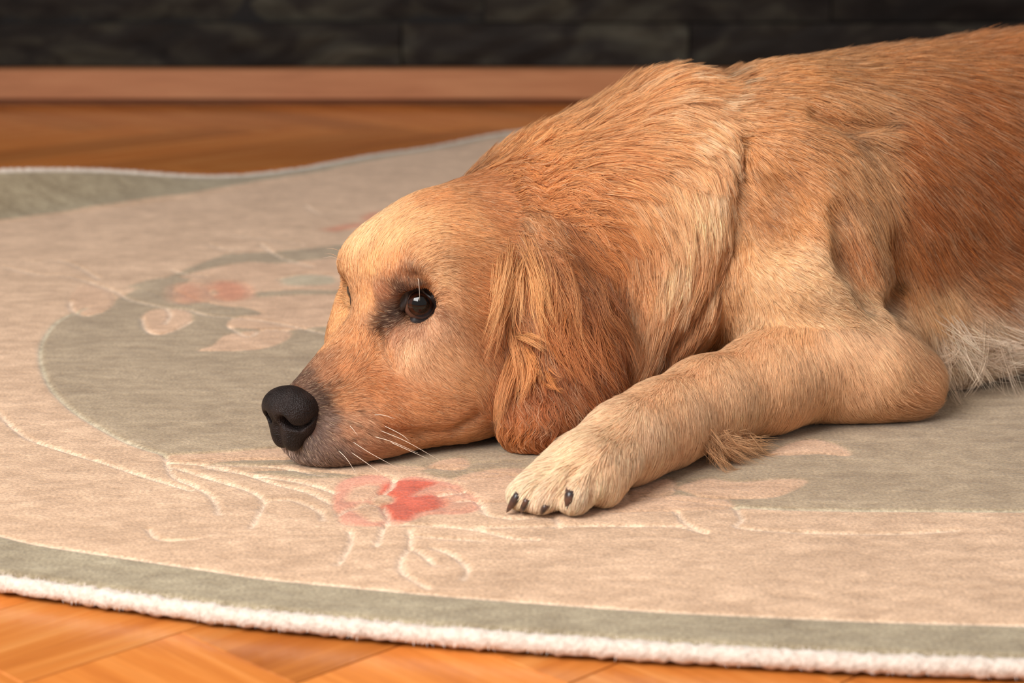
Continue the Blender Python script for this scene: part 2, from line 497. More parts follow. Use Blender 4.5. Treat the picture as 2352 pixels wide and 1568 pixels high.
# carved lines in the pile
LINES = [
    [(381, 1044), (383, 1065), (402, 1095), (440, 1112), (479, 1133), (496, 1154), (504, 1180)],
    [(-40, 915), (0, 950), (35, 985), (75, 1010), (150, 1035), (240, 1062), (330, 1092), (440, 1125)],
    [(381, 1059), (470, 1067), (555, 1084), (640, 1112), (708, 1129), (759, 1154)],
    [(398, 1071), (500, 1103), (572, 1125), (606, 1148), (598, 1171), (578, 1210)],
    [(606, 1150), (666, 1146), (708, 1159), (738, 1176), (742, 1193)],
    [(343, 1214), (355, 1231), (385, 1239), (449, 1235)],
    [(400, 1062), (520, 1066), (640, 1072), (740, 1090)],
    [(470, 1072), (600, 1092), (700, 1108), (770, 1130)],
    [(804, 1218), (806, 1244), (789, 1278), (776, 1295)],
    [(882, 1205), (874, 1230), (865, 1252)],
    [(942, 1214), (942, 1252), (921, 1282), (925, 1312), (963, 1337), (985, 1350)],
    [(942, 1254), (972, 1273), (1001, 1297)],
    [(942, 1227), (1023, 1235), (1108, 1240)],
    [(997, 1256), (1040, 1273), (1074, 1303), (1065, 1329)],
    [(882, 1201), (980, 1205), (1087, 1214), (1172, 1233), (1235, 1238)],
    [(1090, 1210), (1300, 1206), (1460, 1206), (1559, 1208), (1622, 1222)],
    [(1555, 1173), (1577, 1200), (1622, 1222)],
    [(1693, 1168), (1705, 1191), (1693, 1208), (1780, 1218), (1881, 1222), (2060, 1224), (2200, 1216)],
    [(1180, 1190), (1270, 1186), (1284, 1210)],
    [(0, 610), (90, 630), (160, 634), (258, 665), (296, 686), (347, 699), (384, 706), (435, 711), (476, 723), (530, 728), (620, 738), (762, 768)],
    [(384, 708), (392, 722), (380, 742)],
    [(60, 600), (150, 600), (230, 640)],
    [(326, 728), (335, 755), (366, 767), (405, 755), (440, 735)],
    [(163, 690), (165, 710), (195, 724), (235, 715)],
    [(395, 619), (430, 628), (480, 634)],
    [(600, 560), (650, 592), (720, 612)],
    [(540, 540), (620, 548), (700, 560)],
    [(480, 560), (520, 572), (560, 566)],
    [(524, 748), (570, 772), (600, 757), (663, 757)],
    [(640, 640), (700, 628), (765, 632)],
    [(700, 470), (740, 490), (790, 480)],
    [(1050, 1150), (1100, 1150), (1120, 1180), (1180, 1190)],
    [(905, 1100), (900, 1118), (880, 1132)], [(1065, 1126), (1040, 1132), (1005, 1134)], [(890, 1204), (892, 1185), (880, 1162)], [(778, 1180), (800, 1168), (850, 1156)],
]
for ln in LINES:
    d = line_dist(curve(gp(ln), 6))
    w = np.exp(-(d / 0.0017) ** 2)
    rug_col = rug_col + (CREAM - rug_col) * (0.92 * w)[:, None]
    rug_h -= 0.0024 * w
for ln in (ring_le + [], [(1685, 1163), (1881, 1170), (2352, 1173)]):
    d = line_dist(curve(gp(ln), 6))
    w = np.exp(-(d / 0.0018) ** 2)
    rug_col = rug_col + (PALEGREEN - rug_col) * (0.8 * w)[:, None]
    rug_h -= 0.0010 * w

rug = empty('rug', (0.5, 2.1, 0))
tag(rug, 'cream and sage floral carved rug with white bound edge under the dog', 'rug')

def rug_material(name):
    m, nt, b = new_mat(name)
    tc = nt.nodes.new('ShaderNodeTexCoord')
    at = nt.nodes.new('ShaderNodeAttribute'); at.attribute_name = 'pile'
    o = tc.outputs['Object']
    n1 = noise(nt, mapping(nt, o, (45, 80, 45)), 1.0, 5, 0.65, 0.3)
    n2 = noise(nt, mapping(nt, o, (13, 20, 13)), 1.0, 4, 0.6)
    n3 = noise(nt, mapping(nt, o, (420, 520, 420)), 1.0, 2, 0.6)
    c = mixc(nt, 1.0, at.outputs['Color'], ramp(nt, n1, [(0.25, (0.72, 0.69, 0.66)), (0.5, (0.97, 0.97, 0.97)), (0.75, (1.25, 1.28, 1.31))]), 'MULTIPLY')
    c = mixc(nt, 1.0, c, ramp(nt, n2, [(0.3, (0.84, 0.82, 0.80)), (0.7, (1.13, 1.14, 1.16))]), 'MULTIPLY')
    c = mixc(nt, 1.0, c, ramp(nt, n3, [(0.3, (0.70, 0.68, 0.66)), (0.7, (1.24, 1.24, 1.24))]), 'MULTIPLY')
    nt.links.new(c, b.inputs['Base Color'])
    b.inputs['Roughness'].default_value = 0.95
    b.inputs['Specular IOR Level'].default_value = 0.1
    b.inputs['Sheen Weight'].default_value = 0.2
    b.inputs['Sheen Roughness'].default_value = 0.5
    add = nt.nodes.new('ShaderNodeMath'); add.operation = 'MULTIPLY_ADD'
    nt.links.new(n1, add.inputs[0]); add.inputs[1].default_value = 1.6; nt.links.new(n3, add.inputs[2])
    bump(nt, add.outputs[0], 0.55, 0.0016, b)
    return m
MAT_RUG = rug_material('rug_pile')

pile_z = ZZ.ravel() + rug_h
edge_d = np.minimum(dn, df)
pile_z -= 0.004 * np.clip(1 - edge_d / 0.008, 0, 1) ** 2
VV = np.stack([RX, RY, pile_z], 1)
ni, nj = XX.shape
I, J = np.meshgrid(np.arange(ni - 1), np.arange(nj - 1), indexing='ij')
A = (I * nj + J).ravel()
Q = np.stack([A, A + nj, A + nj + 1, A + 1], 1)
zq = zone[Q].max(1)
for zi, nm, lb in ((0, 'field', 'beige pile field with carved leaf lines'), (1, 'medallion', 'grey-green inner medallion pile'), (2, 'border_band', 'sage green border band'),
                   (3, 'flower_motif', 'pink and red carved flower below the chin'), (4, 'flower_motif', 'blurred salmon carved flower left of the head')):
    q = Q[zq == zi]
    used = np.unique(q)
    remap = np.full(len(VV), -1); remap[used] = np.arange(len(used))
    o = mesh_obj(nm, VV[used], remap[q], MAT_RUG, rug)
    ca = o.data.color_attributes.new('pile', 'FLOAT_COLOR', 'POINT')
    ca.data.foreach_set('color', np.hstack([rug_col[used], np.ones((len(used), 1))]).astype(np.float32).ravel())
    o['label'] = lb

# backing: skirt and underside so that the rug has thickness
def edge_loop():
    k = np.linspace(0, 1, 900)
    xsn = np.interp(k, np.linspace(0, 1, len(xs)), xs)
    near = np.stack([xsn, yN(xsn), lift(xsn, yN(xsn))], 1)
    far = np.stack([xsn, yF(xsn), lift(xsn, yF(xsn))], 1)
    loop = np.vstack([near, far[::-1]])
    keep = [0]
    seg = np.linalg.norm(np.diff(loop, axis=0), axis=1)
    s = np.concatenate([[0], np.cumsum(seg)])
    q = np.arange(0, s[-1] - 0.002, 0.0035)
    return np.stack([np.interp(q, s, loop[:, i]) for i in range(3)], 1)
EL = edge_loop()
m_, nt_, b_p = new_mat('rug_binding')
tc_ = nt_.nodes.new('ShaderNodeTexCoord')
nn = noise(nt_, tc_.outputs['Object'], 260, 4, 0.6)
nt_.links.new(ramp(nt_, nn, [(0.3, srgb(196, 180, 166)), (0.7, srgb(230, 217, 205))]), b_p.inputs['Base Color'])
b_p.inputs['Roughness'].default_value = 0.9; b_p.inputs['Specular IOR Level'].default_value = 0.1; b_p.inputs['Sheen Weight'].default_value = 0.3
bump(nt_, nn, 0.8, 0.002, b_p)
MAT_BIND = m_
m_, nt_, b_p = new_mat('rug_backing')
b_p.inputs['Base Color'].default_value = (*srgb(176, 160, 138), 1); b_p.inputs['Roughness'].default_value = 0.95

def binding():
    n = len(EL); k = 10
    nxt, prv = np.roll(EL, -1, 0), np.roll(EL, 1, 0)
    t = nxt - prv; t /= np.linalg.norm(t, axis=1)[:, None] + 1e-9
    side = np.cross(t, [0, 0, 1.0]); side /= np.linalg.norm(side, axis=1)[:, None] + 1e-9
    s = np.arange(n)
    v = np.zeros((n, k, 3))
    wob = 0.0004 * np.sin(s * 1.9) + rng.normal(0, 0.0003, n)
    for j in range(k):
        a = 2 * math.pi * j / k
        rad = 0.0055 + wob + rng.normal(0, 0.00025, n)
        v[:, j] = EL + side * (rad * math.cos(a) + 0.0035)[:, None] + np.array([0, 0, 1.0]) * (rad * 1.0 * math.sin(a) - 0.0050)[:, None]
    idx = np.arange(n * k).reshape(n, k)
    q = np.stack([idx, np.roll(idx, -1, 0), np.roll(np.roll(idx, -1, 0), -1, 1), np.roll(idx, -1, 1)], -1).reshape(-1, 4)
    eb = mesh_obj('edge_binding', v.reshape(-1, 3), q, MAT_BIND, rug)
    eb['label'] = 'white yarn bound edge of the rug'
    # fuzz of loose yarn along the binding, merged into one small strand mesh
    pick = np.nonzero((EL[:, 0] > -0.8) & (EL[:, 0] < 0.55))[0]
    cnt = 9000
    c = rng.choice(pick, cnt); a = rng.uniform(-0.6, 2.6, cnt)
    base = EL[c] + side[c] * (0.0055 * np.cos(a) + 0.0035)[:, None]; base[:, 2] += 0.0055 * np.sin(a) - 0.005
    base += t[c] * rng.uniform(-0.002, 0.002, cnt)[:, None]
    d = side[c] * np.cos(a)[:, None] + np.array([0, 0, 1.0]) * np.sin(a)[:, None] + rng.normal(0, 0.5, (cnt, 3))
    d /= np.linalg.norm(d, axis=1)[:, None]
    w = t[c] * 0.00022
    tip = base + d * rng.uniform(0.0012, 0.0034, cnt)[:, None]
    tip[:, 2] = np.maximum(tip[:, 2], FLOOR_Z + 0.0006)
    vv = np.stack([base - w, base + w, tip], 1).reshape(-1, 3)
    fz = mesh_obj('binding_fuzz', vv, np.arange(cnt * 3).reshape(-1, 3), MAT_BIND, eb, smooth=False)
    fz['kind'] = 'stuff'
    # woven backing underneath, following the curl of the edge
    bx = np.linspace(xs[0], xs[-1], 160); bt = np.linspace(0, 1, 60)
    BX = np.repeat(bx[:, None], 60, 1); BY = yN(bx)[:, None] + (yF(bx) - yN(bx))[:, None] * bt[None]
    BZ = lift(BX, BY) - 0.0105
    k_ = np.arange(160 * 60).reshape(160, 60)
    qb = np.stack([k_[:-1, :-1], k_[:-1, 1:], k_[1:, 1:], k_[1:, :-1]], -1).reshape(-1, 4)
    mesh_obj('backing', np.stack([BX, BY, BZ], -1).reshape(-1, 3), qb, m_, rug)
binding()

# ------------------------------------------------------------------ dog: distance-field modelling
class Field:
    def __init__(s, lo, hi, h):
        s.lo = np.array(lo, float); s.h = h
        s.n = np.ceil((np.array(hi) - s.lo) / h).astype(int) + 1
        s.ax = [s.lo[i] + np.arange(s.n[i]) * h for i in range(3)]
        s.v = np.full(s.n, 0.08, np.float32)
    def sub(s, lo, hi):
        a = np.clip(np.floor((np.array(lo) - s.lo) / s.h).astype(int), 0, s.n)
        b = np.clip(np.ceil((np.array(hi) - s.lo) / s.h).astype(int) + 1, 0, s.n)
        sl = tuple(slice(i, j) for i, j in zip(a, b))
        X, Y, Z = (s.ax[i][sl[i]].astype(np.float32) for i in range(3))
        return sl, X[:, None, None], Y[None, :, None], Z[None, None, :]
    def blend(s, sl, d, k):
        a = s.v[sl]
        if a.size == 0: return
        if k <= 0: s.v[sl] = np.minimum(a, d); return
        h = np.maximum(k - np.abs(a - d), 0) / k
        s.v[sl] = np.minimum(a, d) - h * h * k * 0.25
    def carve(s, sl, d, k):
        a = s.v[sl]; d = -d
        h = np.maximum(k - np.abs(a - d), 0) / k
        s.v[sl] = np.maximum(a, d) + h * h * k * 0.25
    def cone(s, a, ra, b, rb, k=0.02, cut=False):
        a, b = np.asarray(a, float), np.asarray(b, float)
        m = max(ra, rb) + 0.05
        sl, X, Y, Z = s.sub(np.minimum(a, b) - m, np.maximum(a, b) + m)
        ba = b - a; L2 = ba @ ba
        t = ((X - a[0]) * ba[0] + (Y - a[1]) * ba[1] + (Z - a[2]) * ba[2]) / L2
        t = np.clip(t, 0, 1)
        d = np.sqrt((X - a[0] - t * ba[0]) ** 2 + (Y - a[1] - t * ba[1]) ** 2 + (Z - a[2] - t * ba[2]) ** 2) - (ra + (rb - ra) * t)
        (s.carve if cut else s.blend)(sl, d.astype(np.float32), k)
    def chain(s, pts, k=0.02):
        for (a, ra), (b, rb) in zip(pts[:-1], pts[1:]): s.cone(a, ra, b, rb, k)
    def ell(s, c, r, basis=None, k=0.02, cut=False):
        c = np.asarray(c, float); r = np.asarray(r, float)
        B = np.eye(3) if basis is None else np.asarray(basis, float)
        m = r.max() + 0.05
        sl, X, Y, Z = s.sub(c - m, c + m)
        dx, dy, dz = X - c[0], Y - c[1], Z - c[2]
        q = [(dx * B[i][0] + dy * B[i][1] + dz * B[i][2]) / r[i] for i in range(3)]
        k0 = np.sqrt(q[0] ** 2 + q[1] ** 2 + q[2] ** 2)
        k1 = np.sqrt((q[0] / r[0]) ** 2 + (q[1] / r[1]) ** 2 + (q[2] / r[2]) ** 2)
        d = k0 * (k0 - 1) / np.maximum(k1, 1e-6)
        d = np.where(k0 < 0.05, -r.min(), d)
        (s.carve if cut else s.blend)(sl, d.astype(np.float32), k)
    def merge(s, o, k):
        s.blend((slice(None),) * 3, o.v, k)
    def sample(s, p):
        g = (p - s.lo) / s.h
        i = np.clip(np.floor(g).astype(int), 0, s.n - 2); f = np.clip(g - i, 0, 1)
        v = 0
        for a in (0, 1):
            for b in (0, 1):
                for c in (0, 1):
                    w = (f[:, 0] if a else 1 - f[:, 0]) * (f[:, 1] if b else 1 - f[:, 1]) * (f[:, 2] if c else 1 - f[:, 2])
                    v = v + w * s.v[i[:, 0] + a, i[:, 1] + b, i[:, 2] + c]
        return v
    def grad(s, p, e=None):
        e = e or s.h
        g = np.stack([s.sample(p + np.eye(3)[i] * e) - s.sample(p - np.eye(3)[i] * e) for i in range(3)], 1)
        return g / (np.linalg.norm(g, axis=1)[:, None] + 1e-9)
    def trace(s, px, py, t0=1.15, t1=2.3):
        D = np.linspace(t0, t1, 900)
        d = ray(px, py)
        pts = CAMP + d[None] * (D / d[1])[:, None]
        v = s.sample(pts)
        hit = np.nonzero(v < 0)[0]
        j = hit[0] if len(hit) else int(np.argmin(v))
        return pts[j]
    def surface(s):
        S = s.v; nx, ny, nz = S.shape
        ins = S < 0
        cnt = np.zeros((nx - 1, ny - 1, nz - 1), np.int8)
        cs = [(a, b, c) for a in (0, 1) for b in (0, 1) for c in (0, 1)]
        for a, b, c in cs: cnt += ins[a:nx - 1 + a, b:ny - 1 + b, c:nz - 1 + c]
        cell = np.argwhere((cnt > 0) & (cnt < 8))
        acc = np.zeros((len(cell), 3)); num = np.zeros(len(cell))
        for p in range(8):
            for q in range(p + 1, 8):
                A_, B_ = np.array(cs[p]), np.array(cs[q])
                if np.abs(A_ - B_).sum() != 1: continue
                va = S[tuple((cell + A_).T)].astype(float); vb = S[tuple((cell + B_).T)].astype(float)
                m = (va < 0) != (vb < 0)
                t = np.where(m, va / np.where(m, va - vb, 1), 0)
                acc += np.where(m[:, None], A_ + (B_ - A_) * t[:, None], 0); num += m
        V = s.lo + (cell + acc / num[:, None]) * s.h
        vid = np.full((nx - 1, ny - 1, nz - 1), -1, np.int32); vid[tuple(cell.T)] = np.arange(len(cell))
        quads = []
        for ax in range(3):
            e = [slice(None)] * 3; e2 = [slice(None)] * 3
            e[ax] = slice(0, -1); e2[ax] = slice(1, None)
            a, b = ins[tuple(e)], ins[tuple(e2)]
            ed = np.argwhere(a != b)
            u, w = (ax + 1) % 3, (ax + 2) % 3
            ok = (ed[:, u] > 0) & (ed[:, w] > 0) & (ed[:, u] < S.shape[u] - 1) & (ed[:, w] < S.shape[w] - 1)
            ed = ed[ok]
            U, W_ = np.eye(3, dtype=int)[u], np.eye(3, dtype=int)[w]
            q = np.stack([vid[tuple((ed - U - W_).T)], vid[tuple((ed - W_).T)], vid[tuple(ed.T)], vid[tuple((ed - U).T)]], 1)
            flip = b[tuple(ed.T)]
            q[flip] = q[flip][:, ::-1]
            quads.append(q)
        Qd = np.vstack(quads)
        return V, Qd[(Qd >= 0).all(1)]

H0 = 0.0033
LO, HI = (-0.21, 1.22, -0.012), (1.02, 2.42, 0.315)
def newf(lo=LO, hi=HI, h=H0): return Field(lo, hi, h)

# head frame: u runs from the nose backwards, v towards the dog's left (near) side, w up; millimetres
HO = np.array([-0.157, 1.36, 0.0]); YAW = math.radians(45)
HU = np.array([math.cos(YAW), math.sin(YAW), 0]); HV = np.array([math.sin(YAW), -math.cos(YAW), 0]); HW = np.array([0, 0, 1.0])
HB = np.array([HU, HV, HW])
def Hd(u, v, w): return HO + (HU * u + HV * v + HW * w) * 0.001
mm = lambda *a: tuple(x * 0.001 for x in a)

def crease(F, px, r, k):
    p = [F.trace(x, y) for x, y in px]
    for a, b in zip(p[:-1], p[1:]): F.cone(a, r, b, r, k, cut=True)

def build_head(F):
    F.cone(Hd(26, 0, 35), 0.026, Hd(84, 0, 56), 0.041, 0.01)                 # muzzle
    F.cone(Hd(12, 0, 48.5), 0.0115, Hd(84, 0, 93), 0.0185, 0.014)               # bridge
    F.ell(Hd(150, 0, 115), mm(74, 60, 69), HB, 0.02)                         # skull
    F.ell(Hd(192, 0, 128), mm(46, 50, 54), HB, 0.02)                         # occiput
    F.cone(Hd(66, 0, 24), 0.022, Hd(150, 0, 36), 0.034, 0.02)                # lower jaw
    for s in (1, -1):
        F.ell(Hd(36, 15 * s, 20), mm(33, 18, 20), HB, 0.010)               # flews
        F.ell(Hd(74, 26 * s, 25), mm(50, 23, 25), HB, 0.014)
        F.ell(Hd(102, 26.5 * s, 130), mm(24, 20, 20), HB, 0.03)              # brow
        F.ell(Hd(118, 38 * s, 78), mm(46, 24, 40), HB, 0.025)                # cheekbone
        F.ell(Hd(140, 37 * s, 40), mm(60, 37, 40), HB, 0.02)                 # jaw muscle
    F.ell(Hd(26, 0, 12), mm(24, 17, 12), HB, 0.008)                           # chin
    for s in (1, -1):
        F.ell(Hd(62, 36 * s, 104), mm(22, 12, 16), HB, 0.02, cut=True)       # hollow before the eye
        c = EYE_C(s) + EYE_DIR(s) * 0.007
        F.ell(c, mm(13.2, 13.2, 13.2), HB, 0.006, cut=True)
    crease(F, [(890, 992), (960, 996), (1040, 985), (1095, 950)], 0.0030, 0.006)    # corner of the mouth
    crease(F, [(884, 758), (893, 800), (905, 840)], 0.0025, 0.006)                  # fold below the eye
    crease(F, [(925, 632), (955, 638), (985, 656)], 0.0022, 0.006)                  # lid fold

def EYE_C(s): return Hd(97.5, 30.5 * s, 111)
def EYE_DIR(s):
    d = -0.62 * HU + 0.78 * s * HV + 0.12 * HW
    return d / np.linalg.norm(d)

TU = np.array([0.82, 0.57, 0]); TU /= np.linalg.norm(TU); TV = np.array([TU[1], -TU[0], 0]); TB = np.array([TU, TV, HW])
T0 = np.array([0.22, 1.62, 0])
def Td(s, l, z): return T0 + TU * s + TV * l + HW * z

def build_neck(F):
    F.chain([(Hd(175, 0, 105), 0.066), (np.array([0.05, 1.545, 0.122]), 0.088), (np.array([0.125, 1.585, 0.130]), 0.104), (Td(-0.02, 0, 0.14), 0.105)], 0.03)
    # loose neck skin and ruff that ends in a fold over the shoulder
    F.chain([(P(1575, 310, 1.580), R(125, 1.58)), (P(1552, 420, 1.558), R(140, 1.56)), (P(1546, 540, 1.538), R(140, 1.54)), (P(1506, 680, 1.512), R(120, 1.52)), (P(1430, 820, 1.484), R(88, 1.49)), (P(1390, 900, 1.470), R(62, 1.47))], 0.03)
    F.chain([(P(1330, 620, 1.53), R(110, 1.52)), (P(1340, 800, 1.515), R(105, 1.5))], 0.03)

def build_trunk(F):
    F.ell(Td(0.0, 0, 0.124), (0.17, 0.120, 0.132), TB, 0.06)
    F.ell(Td(0.17, 0, 0.124), (0.22, 0.124, 0.136), TB, 0.06)
    F.ell(Td(0.34, 0, 0.124), (0.19, 0.114, 0.139), TB, 0.05)
    F.ell(Td(0.50, 0, 0.120), (0.13, 0.115, 0.138), TB, 0.05)
    # shoulder blade and upper arm, near and far
    F.chain([(P(1800, 310, 1.60), R(115, 1.58)), (P(1800, 470, 1.545), R(130, 1.53)), (P(1840, 650, 1.515), R(140, 1.5)), (P(1985, 810, 1.505), R(100, 1.5))], 0.04)
    F.chain([(Td(-0.05, -0.07, 0.18), 0.05), (Td(-0.06, -0.10, 0.10), 0.05), (Td(0.03, -0.13, 0.045), 0.042)], 0.03)
    # thighs, hocks, hind feet
    for s in (1, -1):
        F.ell(Td(0.47, 0.085 * s, 0.105), (0.12, 0.06, 0.10), TB, 0.03)
        F.chain([(Td(0.40, 0.12 * s, 0.06), 0.05), (Td(0.47, 0.145 * s, 0.035), 0.034), (Td(0.58, 0.14 * s, 0.03), 0.026)], 0.02)
        F.chain([(Td(0.58, 0.14 * s, 0.024), 0.024), (Td(0.44, 0.165 * s, 0.022), 0.022), (Td(0.36, 0.17 * s, 0.022), 0.027)], 0.015)
        for j in (-1.5, -0.5, 0.5, 1.5):
            F.cone(Td(0.37, 0.17 * s + 0.011 * j, 0.024), 0.013, Td(0.325 + 0.004 * abs(j), 0.17 * s + 0.0135 * j, 0.014), 0.0115, 0.005)
    # tail lying on the rug
    F.chain([(Td(0.60, 0, 0.12), 0.03), (Td(0.68, -0.03, 0.06), 0.026), (Td(0.72, -0.12, 0.026), 0.024), (Td(0.69, -0.22, 0.022), 0.014)], 0.02)
    crease(F, [(1880, 268), (1950, 292), (2040, 285)], 0.009, 0.012)
    crease(F, [(1930, 500), (1955, 590), (2005, 690)], 0.008, 0.020)
    crease(F, [(2050, 560), (2068, 640), (2050, 700)], 0.008, 0.016)
    # belly and flank fringe resting on the rug
    F.ell(Td(0.13, 0.085, 0.05), (0.17, 0.055, 0.055), TB, 0.03)

def toes(F, pts, k=0.006):
    for a, ra, b, rb in pts: F.cone(a, ra, b, rb, k)

def build_leg(F):
    ch = [(2082, 876, 76, .028), (1985, 848, 102, .040), (1880, 842, 106, .042), (1760, 880, 100, .038), (1620, 928, 93, .034), (1520, 974, 87, .031), (1440, 1014, 82, .029), (1350, 1058, 77, .027)]
    F.chain([(PZ(x, y, z), R(r, PZ(x, y, z)[1])) for x, y, r, z in ch], 0.024)
    F.cone(PZ(1880, 795, .06), 0.020, PZ(1825, 800, .058), 0.020, 0.03)
    # four toes
    for x0, y0, r0, z0, x1, y1, r1, z1 in ((1300, 1056, 46, .026, 1198, 1136, 34, .012), (1345, 1062, 48, .028, 1242, 1138, 40, .013), (1385, 1066, 48, .028, 1318, 1138, 42, .014), (1430, 1060, 46, .026, 1388, 1122, 42, .013)):
        F.cone(PZ(x0, y0, z0), R(r0, 1.29), PZ(x1, y1, z1), R(r1, 1.26), 0.007)
    crease(F, [(1352, 1046), (1318, 1085), (1292, 1140)], 0.0026, 0.005)
    crease(F, [(1272, 1070), (1240, 1105), (1222, 1150)], 0.0022, 0.005)
    crease(F, [(1400, 1060), (1368, 1100), (1352, 1150)], 0.0022, 0.005)
    # far foreleg folded behind the head
    F.chain([(Td(0.03, -0.13, 0.045), 0.042), (Td(-0.06, -0.15, 0.036), 0.034), (Td(-0.17, -0.12, 0.032), 0.028), (Td(-0.22, -0.10, 0.028), 0.027)], 0.012)
    for j in (-1.5, -0.5, 0.5, 1.5):
        F.cone(Td(-0.22, -0.10 + 0.012 * j, 0.028), 0.015, Td(-0.258 + 0.004 * abs(j), -0.095 + 0.014 * j, 0.016), 0.0125, 0.006)

def build_ear(F):
    # near ear: a hanging flap from the side of the skull to the rug, thick with feathering
    def flap(px, py, D, rx, ry, th, k=0.012, tilt=0.0):
        c = P(px, py, D); n = CAMP - c; n[2] *= 0.5; n /= np.linalg.norm(n)
        r_ = np.cross([0, 0, 1.0], n); r_ /= np.linalg.norm(r_); up = np.cross(n, r_)
        ct, st = math.cos(tilt), math.sin(tilt)
        a, b = r_ * ct + up * st, -r_ * st + up * ct
        F.ell(c, (R(rx, D), R(ry, D), th), np.array([a, b, n]), k)
    flap(1230, 550, 1.460, 75, 65, 0.020, 0.02)
    flap(1246, 670, 1.443, 104, 115, 0.022, 0.02)
    flap(1284, 790, 1.437, 138, 125, 0.022, 0.02)
    flap(1276, 900, 1.424, 140, 100, 0.022, 0.02)
    flap(1222, 975, 1.406, 84, 72, 0.020, 0.016)
    # far ear
    F.ell(Hd(165, -68, 100), mm(30, 12, 50), HB, 0.01)
    F.ell(Hd(160, -72, 55), mm(36, 12, 45), HB, 0.01)

GROUPS = ['head', 'ear', 'neck', 'trunk', 'leg']
FLD = {}
for nm, fn in (('head', build_head), ('ear', build_ear), ('neck', build_neck), ('trunk', build_trunk), ('leg', build_leg)):
    FLD[nm] = newf(); fn(FLD[nm])
BODY = newf()
BODY.v = FLD['trunk'].v.copy()
BODY.merge(FLD['leg'], 0.014)
BODY.merge(FLD['neck'], 0.004)
BODY.merge(FLD['head'], 0.022)
BODY.merge(FLD['ear'], 0.003)
for s in (1, -1):    # keep the eye sockets open
    BODY.ell(EYE_C(s) + EYE_DIR(s) * 0.007, mm(13.2, 13.2, 13.2), HB, 0.005, cut=True)
crease(BODY, [(1697, 320), (1702, 420), (1694, 520), (1655, 640), (1596, 740), (1540, 810)], 0.0065, 0.008)   # edge of the ruff over the shoulder
crease(BODY, [(1800, 440), (1775, 520)], 0.012, 0.030)
gz = (BODY.ax[2][None, None, :] - 0.0006).astype(np.float32)
BODY.v = np.maximum(BODY.v, -gz)       # nothing sinks into the rug

DOG_O = (0.25, 1.62, 0.0)
dog = empty('dog', DOG_O)
tag(dog, 'golden retriever lying on the rug with its chin on the floor', 'dog')
BV, BQ = BODY.surface()
for _ in range(2):
    BV = BV - BODY.grad(BV) * BODY.sample(BV)[:, None]
BV[:, 2] = np.maximum(BV[:, 2], 0.0004)

